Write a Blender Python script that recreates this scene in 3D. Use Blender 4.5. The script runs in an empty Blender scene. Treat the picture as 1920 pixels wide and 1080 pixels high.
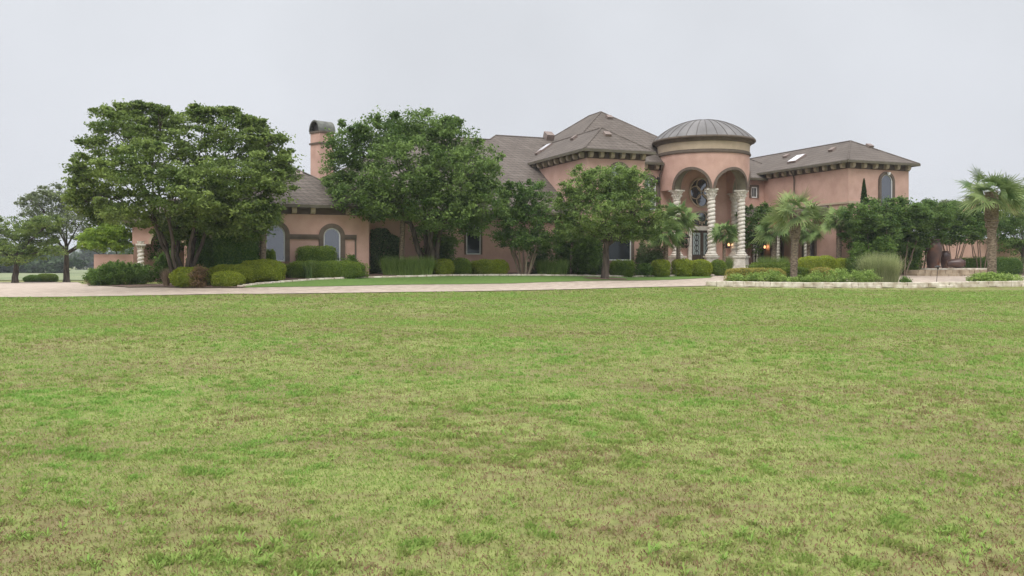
import bpy, math, random
import numpy as np
from mathutils import Vector

# ------------------------------------------------------------------ camera, sky, sun, exposure
F = 1650.0; HOR = 495.0; CAMZ = 1.7
S = bpy.context.scene
cam_d = bpy.data.cameras.new('camera'); cam = bpy.data.objects.new('camera', cam_d)
S.collection.objects.link(cam); S.camera = cam
cam.location = (0, 0, CAMZ); cam.rotation_euler = (math.radians(90), 0, 0)
cam_d.sensor_width = 36; cam_d.lens = 36 * F / 1920; cam_d.shift_y = -(540 - HOR) / 1920
cam_d.clip_start = 0.1; cam_d.clip_end = 6000
S.view_settings.view_transform = 'Standard'; S.view_settings.look = 'None'
S.view_settings.exposure = 0.0; S.view_settings.gamma = 1; S.view_settings.use_curve_mapping = False

SUN_EL, SUN_AZ = 50, 195      # overcast: a wide weak sun high behind the camera
w = bpy.data.worlds.new("World"); S.world = w; w.use_nodes = True
nt = w.node_tree; nt.nodes.clear(); L = nt.links.new
out = nt.nodes.new('ShaderNodeOutputWorld'); bg = nt.nodes.new('ShaderNodeBackground')
bg2 = nt.nodes.new('ShaderNodeBackground'); mix = nt.nodes.new('ShaderNodeMixShader')
sky = nt.nodes.new('ShaderNodeTexSky'); sky.sky_type = 'NISHITA'; sky.sun_disc = False
sky.sun_elevation = math.radians(SUN_EL); sky.sun_rotation = math.radians(SUN_AZ)
L(sky.outputs[0], bg.inputs[0]); bg.inputs[1].default_value = 0.07
tc = nt.nodes.new('ShaderNodeTexCoord'); sep = nt.nodes.new('ShaderNodeSeparateXYZ'); L(tc.outputs['Generated'], sep.inputs[0])
ramp = nt.nodes.new('ShaderNodeValToRGB'); L(sep.outputs[2], ramp.inputs[0])
cr = ramp.color_ramp
cr.elements[0].position = 0.0; cr.elements[0].color = (0.74, 0.765, 0.81, 1)
cr.elements[1].position = 1.0; cr.elements[1].color = (2.6, 2.6, 2.65, 1)
e = cr.elements.new(0.10); e.color = (0.745, 0.765, 0.815, 1)
e = cr.elements.new(0.32); e.color = (0.76, 0.785, 0.825, 1)
noi = nt.nodes.new('ShaderNodeTexNoise'); noi.inputs['Scale'].default_value = 3.0; noi.inputs['Detail'].default_value = 4
L(tc.outputs['Generated'], noi.inputs['Vector'])
mr = nt.nodes.new('ShaderNodeMapRange'); L(noi.outputs[0], mr.inputs[0]); mr.inputs[1].default_value = .3; mr.inputs[2].default_value = .7; mr.inputs[3].default_value = 0.93; mr.inputs[4].default_value = 1.06
vm = nt.nodes.new('ShaderNodeVectorMath'); vm.operation = 'SCALE'; L(ramp.outputs[0], vm.inputs[0]); L(mr.outputs[0], vm.inputs['Scale'])
L(vm.outputs[0], bg2.inputs[0]); bg2.inputs[1].default_value = 1.0
mix.inputs[0].default_value = 0.96
L(bg.outputs[0], mix.inputs[1]); L(bg2.outputs[0], mix.inputs[2]); L(mix.outputs[0], out.inputs[0])
sd = bpy.data.lights.new('sun', 'SUN'); sun = bpy.data.objects.new('sun', sd); S.collection.objects.link(sun)
sd.energy = 1.5; sd.angle = math.radians(25); sd.color = (1.0, 0.96, 0.9)
az, el = math.radians(SUN_AZ), math.radians(SUN_EL)
sdir = Vector((math.sin(az) * math.cos(el), math.cos(az) * math.cos(el), math.sin(el)))
sun.rotation_euler = sdir.to_track_quat('Z', 'Y').to_euler()

# ------------------------------------------------------------------ helpers
col = S.collection
rng = np.random.RandomState(7); random.seed(7)

def linkm(name, me, mat=None, parent=None):
    o = bpy.data.objects.new(name, me); col.objects.link(o)
    if mat is not None: me.materials.append(mat)
    if parent is not None: o.parent = parent
    return o

def tag(o, label=None, cat=None, group=None, kind=None):
    if label: o['label'] = label
    if cat: o['category'] = cat
    if group: o['group'] = group
    if kind: o['kind'] = kind
    return o

def empty(name, loc, rz=0.0):
    o = bpy.data.objects.new(name, None); col.objects.link(o)
    o.location = loc; o.rotation_euler = (0, 0, rz); o.empty_display_size = .3
    return o

def np_mesh(name, V, Fc, mat, parent=None, rnd=None, smooth=False):
    V = np.asarray(V, dtype=np.float32); Fc = np.asarray(Fc, dtype=np.int32)
    me = bpy.data.meshes.new(name)
    me.vertices.add(len(V)); me.vertices.foreach_set('co', V.ravel())
    k = Fc.shape[1]; n = len(Fc)
    me.loops.add(n * k); me.loops.foreach_set('vertex_index', Fc.ravel())
    me.polygons.add(n); me.polygons.foreach_set('loop_start', np.arange(0, n * k, k, dtype=np.int32))
    if rnd is not None:
        at = me.attributes.new('rnd', 'FLOAT', 'FACE'); at.data.foreach_set('value', np.asarray(rnd, dtype=np.float32))
    me.update(calc_edges=True)
    if smooth: me.polygons.foreach_set('use_smooth', np.ones(n, dtype=bool))
    return linkm(name, me, mat, parent)

class MB:
    """collects shapes, builds them as one mesh object"""
    def __init__(s): s.v = []; s.f = []; s.sm = []
    def add(s, vs, fs, smooth=False):
        o = len(s.v); s.v += [tuple(map(float, p)) for p in vs]; s.f += [tuple(i + o for i in f) for f in fs]; s.sm += [smooth] * len(fs); return s
    def box(s, x0, x1, y0, y1, z0, z1, bev=0):
        v = [(x0,y0,z0),(x1,y0,z0),(x1,y1,z0),(x0,y1,z0),(x0,y0,z1),(x1,y0,z1),(x1,y1,z1),(x0,y1,z1)]
        return s.add(v, [(0,3,2,1),(4,5,6,7),(0,1,5,4),(1,2,6,5),(2,3,7,6),(3,0,4,7)])
    def prism(s, poly, fn, d0, d1):
        """poly: 2-D outline, fn(u,v,d)->3-D; extruded from d0 to d1"""
        n = len(poly)
        v = [fn(a, b, d0) for a, b in poly] + [fn(a, b, d1) for a, b in poly]
        f = [tuple(range(n))[::-1], tuple(range(n, 2 * n))] + [(i, (i+1) % n, n + (i+1) % n, n + i) for i in range(n)]
        return s.add(v, f)
    def ringp(s, outer, inner, fn, d0, d1, closed=True):
        """a flat band between two outlines of equal length"""
        n = len(outer); m = n if closed else n - 1
        v = [fn(a,b,d0) for a,b in outer] + [fn(a,b,d0) for a,b in inner] + [fn(a,b,d1) for a,b in outer] + [fn(a,b,d1) for a,b in inner]
        f = []
        for i in range(m):
            j = (i + 1) % n
            f += [(i, j, n+j, n+i), (2*n+i, 3*n+i, 3*n+j, 2*n+j), (i, 2*n+i, 2*n+j, j), (n+i, n+j, 3*n+j, 3*n+i)]
        if not closed:
            for i in (0, n-1): f.append((i, n+i, 3*n+i, 2*n+i))
        return s.add(v, f)
    def tube(s, pts, rad, sides=8, cap=True):
        pts = [Vector(p) for p in pts]; n = len(pts)
        if not hasattr(rad, '__len__'): rad = [rad] * n
        vs = []; fs = []
        prev = None
        for i, p in enumerate(pts):
            t = (pts[min(i+1, n-1)] - pts[max(i-1, 0)]); t.normalize()
            if prev is None:
                a = Vector((1,0,0)) if abs(t.x) < .8 else Vector((0,1,0))
            else: a = prev
            a = (a - t * a.dot(t)); a.normalize(); prev = a; b = t.cross(a)
            for k in range(sides):
                th = 2 * math.pi * k / sides
                vs.append(p + (a * math.cos(th) + b * math.sin(th)) * rad[i])
        for i in range(n-1):
            for k in range(sides):
                k2 = (k+1) % sides
                fs.append((i*sides+k, i*sides+k2, (i+1)*sides+k2, (i+1)*sides+k))
        if cap: fs.append(tuple(range(sides))[::-1]); fs.append(tuple((n-1)*sides+k for k in range(sides)))
        return s.add(vs, fs, True)
    def lathe(s, prof, cx=0, cy=0, z=0, seg=32, cap=True):
        vs = []; fs = []; n = len(prof)
        for r, h in prof:
            for k in range(seg):
                th = 2*math.pi*k/seg; vs.append((cx + r*math.cos(th), cy + r*math.sin(th), z + h))
        for i in range(n-1):
            for k in range(seg):
                k2 = (k+1) % seg; fs.append((i*seg+k, i*seg+k2, (i+1)*seg+k2, (i+1)*seg+k))
        if cap: fs.append(tuple(range(seg))[::-1]); fs.append(tuple((n-1)*seg+k for k in range(seg)))
        return s.add(vs, fs, True)
    def build(s, name, mat, parent=None):
        me = bpy.data.meshes.new(name); me.from_pydata(s.v, [], s.f); me.update()
        me.polygons.foreach_set('use_smooth', s.sm)
        if any(s.sm):
            try: me.set_sharp_from_angle(angle=math.radians(40))
            except Exception: pass
        return linkm(name, me, mat, parent)

# ---- materials
def mat_new(name):
    m = bpy.data.materials.new(name); m.use_nodes = True
    nt = m.node_tree; b = nt.nodes['Principled BSDF']; return m, nt, b

def surf(name, c1, c2, scale=3.0, rough=.85, detail=5, bump=0.0, bscale=None, spec=.3, c3=None, stretch=None, metal=0.0, lo=.35, hi=.65):
    m, nt, b = mat_new(name); L = nt.links.new
    tc = nt.nodes.new('ShaderNodeTexCoord'); n = nt.nodes.new('ShaderNodeTexNoise')
    src = tc.outputs['Object']
    if stretch:
        mp = nt.nodes.new('ShaderNodeMapping'); mp.inputs['Scale'].default_value = stretch; L(src, mp.inputs[0]); src = mp.outputs[0]
    n.inputs['Scale'].default_value = scale; n.inputs['Detail'].default_value = detail; L(src, n.inputs['Vector'])
    r = nt.nodes.new('ShaderNodeValToRGB'); L(n.outputs[0], r.inputs[0])
    r.color_ramp.elements[0].position = lo; r.color_ramp.elements[0].color = (*c1, 1)
    r.color_ramp.elements[1].position = hi; r.color_ramp.elements[1].color = (*c2, 1)
    if c3: e = r.color_ramp.elements.new((lo+hi)/2); e.color = (*c3, 1)
    L(r.outputs[0], b.inputs['Base Color']); b.inputs['Roughness'].default_value = rough
    b.inputs['Specular IOR Level'].default_value = spec; b.inputs['Metallic'].default_value = metal
    if bump:
        n2 = nt.nodes.new('ShaderNodeTexNoise'); n2.inputs['Scale'].default_value = bscale or scale * 8; n2.inputs['Detail'].default_value = 4
        L(src, n2.inputs['Vector'])
        bp = nt.nodes.new('ShaderNodeBump'); bp.inputs['Strength'].default_value = bump; bp.inputs['Distance'].default_value = .03
        L(n2.outputs[0], bp.inputs['Height']); L(bp.outputs[0], b.inputs['Normal'])
    return m

def foliage(name, dark, light, third=None, trans=.36, rough=.6, nscale=.5):
    """leaf colour varies with the leaf (rnd) and slowly over the crown (noise)"""
    m, nt, b = mat_new(name); L = nt.links.new
    at = nt.nodes.new('ShaderNodeAttribute'); at.attribute_name = 'rnd'
    tc = nt.nodes.new('ShaderNodeTexCoord'); n = nt.nodes.new('ShaderNodeTexNoise'); n.inputs['Scale'].default_value = nscale; n.inputs['Detail'].default_value = 3
    L(tc.outputs['Object'], n.inputs['Vector'])
    ma = nt.nodes.new('ShaderNodeMath'); ma.operation = 'MULTIPLY_ADD'; L(n.outputs[0], ma.inputs[0]); ma.inputs[1].default_value = .9; L(at.outputs['Fac'], ma.inputs[2])
    mb = nt.nodes.new('ShaderNodeMath'); mb.operation = 'SUBTRACT'; L(ma.outputs[0], mb.inputs[0]); mb.inputs[1].default_value = .45
    r = nt.nodes.new('ShaderNodeValToRGB'); L(mb.outputs[0], r.inputs[0])
    r.color_ramp.elements[0].position = .05; r.color_ramp.elements[0].color = (*dark, 1)
    r.color_ramp.elements[1].position = .9; r.color_ramp.elements[1].color = (*light, 1)
    if third: e = r.color_ramp.elements.new(.97); e.color = (*third, 1)
    L(r.outputs[0], b.inputs['Base Color']); b.inputs['Roughness'].default_value = rough; b.inputs['Specular IOR Level'].default_value = .15
    tr = nt.nodes.new('ShaderNodeBsdfTranslucent'); L(r.outputs[0], tr.inputs[0])
    mx = nt.nodes.new('ShaderNodeMixShader'); mx.inputs[0].default_value = trans
    o = nt.nodes['Material Output']; L(b.outputs[0], mx.inputs[1]); L(tr.outputs[0], mx.inputs[2]); L(mx.outputs[0], o.inputs[0])
    return m

M = {}
M['stucco'] = surf('stucco', (.51,.325,.262), (.60,.395,.325), 1.1, .9, 6, .25, 60, .15, c3=(.555,.360,.293))
M['trim'] = surf('trim', (.115,.090,.070), (.15,.118,.092), 3, .8, 4, .1, 30)
M['bracket'] = surf('bracket', (.42,.345,.255), (.50,.42,.32), 3, .8)
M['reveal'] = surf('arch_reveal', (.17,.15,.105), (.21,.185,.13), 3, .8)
M['frieze_and_shade'] = surf('frieze_and_shade', (.10,.075,.062), (.125,.092,.075), 2, .85)  # brown board colour, darkened to include the shadow under the eaves
M['gutter'] = surf('gutter', (.10,.088,.062), (.13,.115,.082), 2, .5)
M['stone'] = surf('stone', (.56,.52,.45), (.80,.76,.68), 5, .8, 6, .4, 30, lo=.3, hi=.7)
M['cream'] = surf('cream_stucco', (.44,.35,.25), (.52,.42,.31), 1.5, .85, 5, .2, 50)
M['white'] = surf('white_frame', (.70,.70,.68), (.78,.78,.76), 2, .45)
M['metal_dome'] = surf('dome_metal', (.135,.128,.125), (.205,.195,.19), .7, .55, 5, 0, spec=.4, metal=.2)
M['seam'] = surf('seam_metal', (.085,.075,.068), (.11,.10,.09), 2, .5, metal=.3)
M['copper'] = surf('aged_copper', (.10,.105,.09), (.19,.195,.17), 3, .6, metal=.3)
M['black'] = surf('black_iron', (.018,.016,.015), (.03,.027,.025), 6, .5)
M['bark'] = surf('bark', (.045,.035,.028), (.13,.105,.085), 6, .95, 6, .6, 25, stretch=(1,1,.25))
M['bark_pale'] = surf('pale_bark', (.22,.17,.125), (.36,.29,.22), 5, .9, 5, .3, 20, stretch=(1,1,.2))
M['bark_myrtle'] = surf('myrtle_bark', (.16,.12,.095), (.30,.23,.17), 5, .9, 5, .3, 20, stretch=(1,1,.2))
M['palm_trunk'] = surf('palm_bark', (.10,.075,.055), (.30,.235,.175), 7, .95, 6, .8, 18, stretch=(1,1,2.2))
M['mulch'] = surf('mulch', (.10,.065,.048), (.27,.19,.145), 9, .95, 8, .6, 40)
M['soil'] = surf('soil', (.07,.045,.035), (.16,.11,.08), 9, .95, 8, .5, 40)
M['urn'] = surf('urn_glaze', (.060,.036,.034), (.17,.075,.045), 1.6, .35, 5, .05, 20, .5, c3=(.10,.055,.045), stretch=(1,1,.8))
M['flag'] = surf('capstone', (.42,.37,.30), (.55,.50,.43), 4, .85, 5, .3)

def roof_mat():
    m, nt, b = mat_new('roof_tiles'); L = nt.links.new
    tc = nt.nodes.new('ShaderNodeTexCoord'); sp = nt.nodes.new('ShaderNodeSeparateXYZ'); L(tc.outputs['Object'], sp.inputs[0])
    ad = nt.nodes.new('ShaderNodeMath'); ad.operation = 'ADD'; L(sp.outputs[0], ad.inputs[0]); L(sp.outputs[1], ad.inputs[1])
    cb = nt.nodes.new('ShaderNodeCombineXYZ'); L(ad.outputs[0], cb.inputs[0])
    mz = nt.nodes.new('ShaderNodeMath'); mz.operation = 'MULTIPLY'; L(sp.outputs[2], mz.inputs[0]); mz.inputs[1].default_value = 1.6
    L(mz.outputs[0], cb.inputs[1])
    br = nt.nodes.new('ShaderNodeTexBrick'); L(cb.outputs[0], br.inputs['Vector']); br.inputs['Scale'].default_value = 1
    br.inputs['Brick Width'].default_value = .42; br.inputs['Row Height'].default_value = .36; br.inputs['Mortar Size'].default_value = .028; br.inputs['Mortar Smooth'].default_value = .3
    br.inputs['Color1'].default_value = (.128,.106,.090,1); br.inputs['Color2'].default_value = (.165,.139,.119,1); br.inputs['Mortar'].default_value = (.070,.060,.053,1)
    n = nt.nodes.new('ShaderNodeTexNoise'); n.inputs['Scale'].default_value = .7; n.inputs['Detail'].default_value = 6; L(tc.outputs['Object'], n.inputs['Vector'])
    mp = nt.nodes.new('ShaderNodeMapRange'); L(n.outputs[0], mp.inputs[0]); mp.inputs[3].default_value = .78; mp.inputs[4].default_value = 1.25
    vs = nt.nodes.new('ShaderNodeVectorMath'); vs.operation = 'SCALE'; L(br.outputs[0], vs.inputs[0]); L(mp.outputs[0], vs.inputs['Scale'])
    L(vs.outputs[0], b.inputs['Base Color']); b.inputs['Roughness'].default_value = .85; b.inputs['Specular IOR Level'].default_value = .25
    bp = nt.nodes.new('ShaderNodeBump'); bp.inputs['Strength'].default_value = .5; bp.inputs['Distance'].default_value = .03; bp.invert = True
    L(br.outputs['Fac'], bp.inputs['Height']); L(bp.outputs[0], b.inputs['Normal'])
    return m
M['roof'] = roof_mat()

def glass_mat(name, c, rough=.04, metal=.75):
    m, nt, b = mat_new(name); b.inputs['Base Color'].default_value = (*c, 1); b.inputs['Roughness'].default_value = rough; b.inputs['Metallic'].default_value = metal
    n = nt.nodes.new('ShaderNodeTexNoise'); n.inputs['Scale'].default_value = .8
    bp = nt.nodes.new('ShaderNodeBump'); bp.inputs['Strength'].default_value = .08; bp.inputs['Distance'].default_value = .05
    nt.links.new(n.outputs[0], bp.inputs['Height']); nt.links.new(bp.outputs[0], b.inputs['Normal'])
    return m
M['glass'] = glass_mat('window_glass', (.18,.19,.21))
M['glass_dark'] = glass_mat('dark_glass', (.035,.042,.045), .08, .5)
def emit_mat(name, c, s):
    m, nt, b = mat_new(name); b.inputs['Base Color'].default_value = (*c, 1); b.inputs['Emission Color'].default_value = (*c, 1); b.inputs['Emission Strength'].default_value = s; return m
M['flame'] = emit_mat('lamp_flame', (1.0, .55, .25), 3.0)

M['f_oak'] = foliage('oak_leaves', (0.057,0.113,0.027), (0.237,0.342,0.099))
M['f_elm'] = foliage('elm_leaves', (0.068,0.120,0.028), (0.288,0.374,0.105))
M['f_young'] = foliage('young_oak_leaves', (0.074,0.139,0.033), (0.289,0.396,0.116))
M['f_myrtle'] = foliage('myrtle_leaves', (0.047,0.108,0.027), (0.187,0.287,0.076))
M['f_grey'] = foliage('grey_green_leaves', (0.083,0.110,0.055), (0.264,0.314,0.160))
M['f_lime'] = foliage('lime_leaves', (0.130,0.230,0.030), (0.330,0.450,0.075), nscale=1)
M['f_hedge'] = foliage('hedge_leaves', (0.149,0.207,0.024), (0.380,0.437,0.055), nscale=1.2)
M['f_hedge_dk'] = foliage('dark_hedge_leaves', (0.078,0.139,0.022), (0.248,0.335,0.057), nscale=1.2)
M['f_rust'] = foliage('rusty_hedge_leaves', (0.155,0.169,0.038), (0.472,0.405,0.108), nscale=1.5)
M['f_shrub'] = foliage('shrub_leaves', (0.053,0.119,0.024), (0.207,0.323,0.072), nscale=1)
M['f_low'] = foliage('low_shrub_leaves', (0.157,0.257,0.058), (0.443,0.586,0.163), nscale=1.5)
M['f_ivy'] = foliage('ivy_leaves', (0.055,0.105,0.035), (0.242,0.330,0.150), nscale=1)
M['f_red'] = foliage('reddish_leaves', (0.120,0.100,0.050), (0.340,0.220,0.120), nscale=2)
M['f_cypress'] = foliage('cypress_leaves', (0.025,0.055,0.020), (0.080,0.140,0.045))
M['f_palm'] = foliage('palm_fronds', (0.115,0.174,0.057), (0.391,0.448,0.171), trans=.2)
M['f_sabal'] = foliage('sabal_fronds', (0.076,0.142,0.043), (0.323,0.399,0.153), third=(.42,.30,.16), trans=.2, nscale=1.2)
M['f_palm_y'] = foliage('yellowing_fronds', (0.130,0.180,0.055), (0.480,0.500,0.200), trans=.2)
M['f_palm_dk'] = foliage('windmill_fronds', (0.069,0.138,0.044), (0.288,0.384,0.132), trans=.2)
M['f_grass'] = foliage('fountain_grass', (0.096,0.178,0.035), (0.300,0.414,0.110), trans=.3)
M['f_maiden'] = foliage('maiden_grass', (0.172,0.230,0.081), (0.529,0.552,0.287), trans=.3)
M['f_straw'] = foliage('straw_grass', (0.240,0.180,0.120), (0.500,0.390,0.280), trans=.2)
M['f_far'] = foliage('far_leaves', (.030,.058,.026), (.085,.130,.058), nscale=.02)

# ---- placing
def at(px, Y): 
    x = (px - 960) / F * Y
    return Vector((x, Y, G(x, Y)))
def P(px, py, Y): return Vector(((px-960)/F*Y, Y, CAMZ - (py-HOR)/F*Y))

GX = np.array([-150,-32,-22,-14,-8,0,8,14,24,34,150.])
GY = np.array([-60,30,43,46,48,51,52,55,60,66,75,90,120,400,3500.])
GZ = np.array([
 [0]*11, [0]*11,
 [0,0,.06,.20,.15,.14,.15,.15,.1,.1,.1],
 [0,.05,.15,.31,.28,.22,.22,.22,.15,.15,.15],
 [0,.08,.22,.48,.36,.30,.27,.18,.14,.15,.15],
 [0,.12,.30,.78,.62,.40,.41,.33,.2,.22,.2],
 [0,.15,.33,.85,.75,.48,.45,.45,.45,.45,.4],
 [0,.20,.40,.95,1.0,.80,.58,.55,.52,.52,.5],
 [0,.20,.55,1.05,1.1,1.05,.75,.72,.65,.65,.5],
 [0,.10,.6,1.1,1.1,1.1,1.05,1.0,.82,.78,.5],
 [0,.05,.5,1.1,1.1,1.1,1.1,1.05,.95,.85,.5],
 [-.2,0,.4,1,1,1,1,1,.9,.8,.4],
 [-.6,-.6,-.2,0,0,0,0,0,0,0,0],
 [-1.2]*11, [-6]*11], dtype=float)
def Gv(x, y):
    x = np.asarray(x, float); y = np.asarray(y, float)
    i = np.clip(np.searchsorted(GX, x) - 1, 0, len(GX)-2); j = np.clip(np.searchsorted(GY, y) - 1, 0, len(GY)-2)
    u = np.clip((x-GX[i])/(GX[i+1]-GX[i]), 0, 1); v = np.clip((y-GY[j])/(GY[j+1]-GY[j]), 0, 1)
    z = GZ[j,i]*(1-u)*(1-v) + GZ[j,i+1]*u*(1-v) + GZ[j+1,i]*(1-u)*v + GZ[j+1,i+1]*u*v
    # gentle swales of the open lawn
    k = np.clip((46-y)/12, 0, 1) * np.clip((y-6)/10, 0, 1)
    z = z + k*(.07*np.sin(y*.33 + x*.05 + 1.2) + .035*np.sin(x*.21 - y*.12))
    return z
def G(x, y): return float(Gv(x, y))

def pw(tab):
    xs = [a for a, _ in tab]; ys = [b for _, b in tab]
    return lambda p: np.interp(p, xs, ys)

def vnoise(x, y, sc, seed):
    """lattice value noise"""
    r = np.random.RandomState(seed); T = r.rand(256, 256)
    x = np.asarray(x)/sc + 1000; y = np.asarray(y)/sc + 1000
    xi = np.floor(x).astype(int); yi = np.floor(y).astype(int); u = x-xi; v = y-yi
    u = u*u*(3-2*u); v = v*v*(3-2*v)
    a = T[xi % 256, yi % 256]; b = T[(xi+1) % 256, yi % 256]; c = T[xi % 256, (yi+1) % 256]; d = T[(xi+1) % 256, (yi+1) % 256]
    return (a*(1-u)+b*u)*(1-v) + (c*(1-u)+d*u)*v

# ------------------------------------------------------------------ the ground
def lawn_material(name, blades=False, tidy=False):
    m, nt, b = mat_new(name); L = nt.links.new
    tc = nt.nodes.new('ShaderNodeTexCoord')
    def noise(s, d=4, stretch=None):
        n = nt.nodes.new('ShaderNodeTexNoise'); n.inputs['Scale'].default_value = s; n.inputs['Detail'].default_value = d
        if stretch:
            mp = nt.nodes.new('ShaderNodeMapping'); mp.inputs['Scale'].default_value = stretch; L(tc.outputs['Object'], mp.inputs[0]); L(mp.outputs[0], n.inputs['Vector'])
        else: L(tc.outputs['Object'], n.inputs['Vector'])
        return n.outputs[0]
    def ramp(src, els):
        r = nt.nodes.new('ShaderNodeValToRGB'); L(src, r.inputs[0])
        while len(r.color_ramp.elements) < len(els): r.color_ramp.elements.new(.5)
        for e, (p, c) in zip(r.color_ramp.elements, els): e.position = p; e.color = (*c, 1)
        return r.outputs[0]
    def mixc(f, a, c):
        x = nt.nodes.new('ShaderNodeMix'); x.data_type = 'RGBA'; L(f, x.inputs[0])
        L(a, x.inputs[6]); L(c, x.inputs[7]); return x.outputs[2]
    if tidy:
        c = ramp(noise(6, 6), [(.3, (.105,.185,.045)), (.7, (.165,.255,.070))])
        L(c, b.inputs['Base Color'])
    else:
        if blades:
            at = nt.nodes.new('ShaderNodeAttribute'); at.attribute_name = 'rnd'
            g = ramp(at.outputs['Fac'], [(0, (.235,.400,.090)), (.33, (.280,.365,.098)), (.53, (.290,.305,.112)), (.74, (.300,.220,.130)), (1, (.28,.165,.11))])
            L(g, b.inputs['Base Color'])
            tr = nt.nodes.new('ShaderNodeBsdfTranslucent'); L(g, tr.inputs[0])
            mx = nt.nodes.new('ShaderNodeMixShader'); mx.inputs[0].default_value = .3
            L(b.outputs[0], mx.inputs[1]); L(tr.outputs[0], mx.inputs[2]); L(mx.outputs[0], nt.nodes['Material Output'].inputs[0])
        else:
            green = ramp(noise(9, 8), [(.3, (.155,.200,.056)), (.5, (.23,.28,.080)), (.7, (.29,.32,.11))])
            brown = ramp(noise(7, 8), [(.3, (.11,.075,.045)), (.5, (.18,.125,.075)), (.72, (.26,.19,.12))])
            big = noise(.35, 8, (1, 1.3, 1)); fine = noise(3.5, 10)
            ad = nt.nodes.new('ShaderNodeMath'); ad.operation = 'MULTIPLY_ADD'; L(fine, ad.inputs[0]); ad.inputs[1].default_value = .8; L(big, ad.inputs[2])
            f = nt.nodes.new('ShaderNodeMapRange'); L(ad.outputs[0], f.inputs[0]); f.inputs[1].default_value = .80; f.inputs[2].default_value = 1.08; f.inputs[3].default_value = .10; f.inputs[4].default_value = .70
            # closer ground under the blades is thatch and soil
            L(mixc(f.outputs[0], green, brown), b.inputs['Base Color'])
            n2 = noise(25, 5); bp = nt.nodes.new('ShaderNodeBump'); bp.inputs['Strength'].default_value = .6; bp.inputs['Distance'].default_value = .04
            L(n2, bp.inputs['Height']); L(bp.outputs[0], b.inputs['Normal'])
    b.inputs['Roughness'].default_value = .9; b.inputs['Specular IOR Level'].default_value = .15
    return m
M['lawn'] = lawn_material('lawn_ground'); M['blade'] = lawn_material('grass_blades', blades=True); M['tidy'] = lawn_material('island_turf', tidy=True)

xs = np.concatenate([np.linspace(-3000, -160, 12), np.linspace(-150, -60, 16), np.arange(-58, 58, 1.0), np.linspace(60, 150, 16), np.linspace(160, 3000, 12)])
ys = np.concatenate([np.linspace(-60, 2, 10), np.arange(3, 100, .75), np.linspace(102, 400, 30), np.linspace(450, 3400, 16)])
xx, yy = np.meshgrid(xs, ys); zz = Gv(xx, yy)
nx, ny = len(xs), len(ys)
idx = np.arange(nx*ny).reshape(ny, nx)
Fq = np.stack([idx[:-1,:-1].ravel(), idx[:-1,1:].ravel(), idx[1:,1:].ravel(), idx[1:,:-1].ravel()], 1)
lawn = np_mesh('lawn', np.stack([xx.ravel(), yy.ravel(), zz.ravel()], 1), Fq, M['lawn'], smooth=True)
tag(lawn, 'wide open lawn of patchy green and brown grass in front of the mansion', 'lawn', kind='structure')

def ribbon(name, pxs, yf, yb, off, mat, nv=10):
    V = []
    for p in pxs:
        a, c = float(yf(p)), float(yb(p))
        for k in range(nv+1):
            Y = a + (c-a)*k/nv; x = (p-960)/F*Y; V.append((x, Y, G(x, Y)+off))
    n = nv+1; Fc = []
    for i in range(len(pxs)-1):
        for k in range(nv): Fc.append((i*n+k, (i+1)*n+k, (i+1)*n+k+1, i*n+k+1))
    return np_mesh(name, V, Fc, mat, smooth=True)

M['drive'] = surf('driveway_concrete', (.39,.315,.255), (.52,.435,.36), 2.2, .9, 8, .3, 60)
YF = pw([(-400,41),(0,42.5),(240,42.8),(480,43.3),(860,46),(1060,48),(1260,50.6),(1340,51.6),(1500,51.9),(2400,53)])
YB = pw([(-400,80),(145,80),(165,56),(240,51),(350,47.8),(452,47),(480,47.2),(600,48.2),(860,51),(1060,53.5),(1260,57),(1335,60),(1345,65),(1500,66),(2400,68)])
d = ribbon('driveway', np.concatenate([np.arange(-400,140,12), np.arange(140,180,2.5), np.arange(180,2400,12)]), YF, YB, .035, M['drive'], 24)
tag(d, 'pale pinkish gravel driveway curving past the house', 'driveway', kind='structure')
YC = pw([(452,47.4),(480,48.3),(600,51.3),(750,53.5),(900,56),(1100,59),(1340,62.3)])
d = ribbon('island_lawn', np.arange(456,1337,6), YB, YC, .055, M['tidy'], 14)
tag(d, 'smooth bright green strip of mown lawn between driveway and stone edging', 'lawn', kind='structure')
d = ribbon('planting_bed', np.arange(452,1346,8), YC, pw([(452,53),(700,57.5),(1340,66)]), .05, M['soil'], 14)
tag(d, kind='structure')
d = ribbon('mulch_bed', np.arange(160,462,5), lambda p: float(YB(p))+.1, lambda p: float(YB(p))+5.5, .07, M['mulch'], 12)
tag(d, kind='structure')
d = ribbon('island_bed', np.arange(1360,1706,6), pw([(1300,51.75),(1700,52.2)]), pw([(1360,53.2),(1400,55.5),(1600,56),(1700,53)]), .06, M['soil'], 10)
tag(d, kind='structure')
d = ribbon('right_bed', np.arange(1395,2100,10), pw([(1395,66.3),(1700,66.8),(2100,67)]), pw([(1395,68),(1700,74),(2100,76)]), .05, M['soil'], 8)
tag(d, kind='structure')
# far left: a pale road across the field
V = []; Fc = []
for i, X in enumerate(np.linspace(-140, -20, 60)):
    for Y in (104, 112): V.append((X, Y, G(X, Y)+.06))
for i in range(59): Fc.append((2*i, 2*i+2, 2*i+3, 2*i+1))
tag(np_mesh('far_road', V, Fc, surf('far_concrete', (.55,.52,.46), (.65,.62,.56), 2, .9)), kind='structure')
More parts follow.
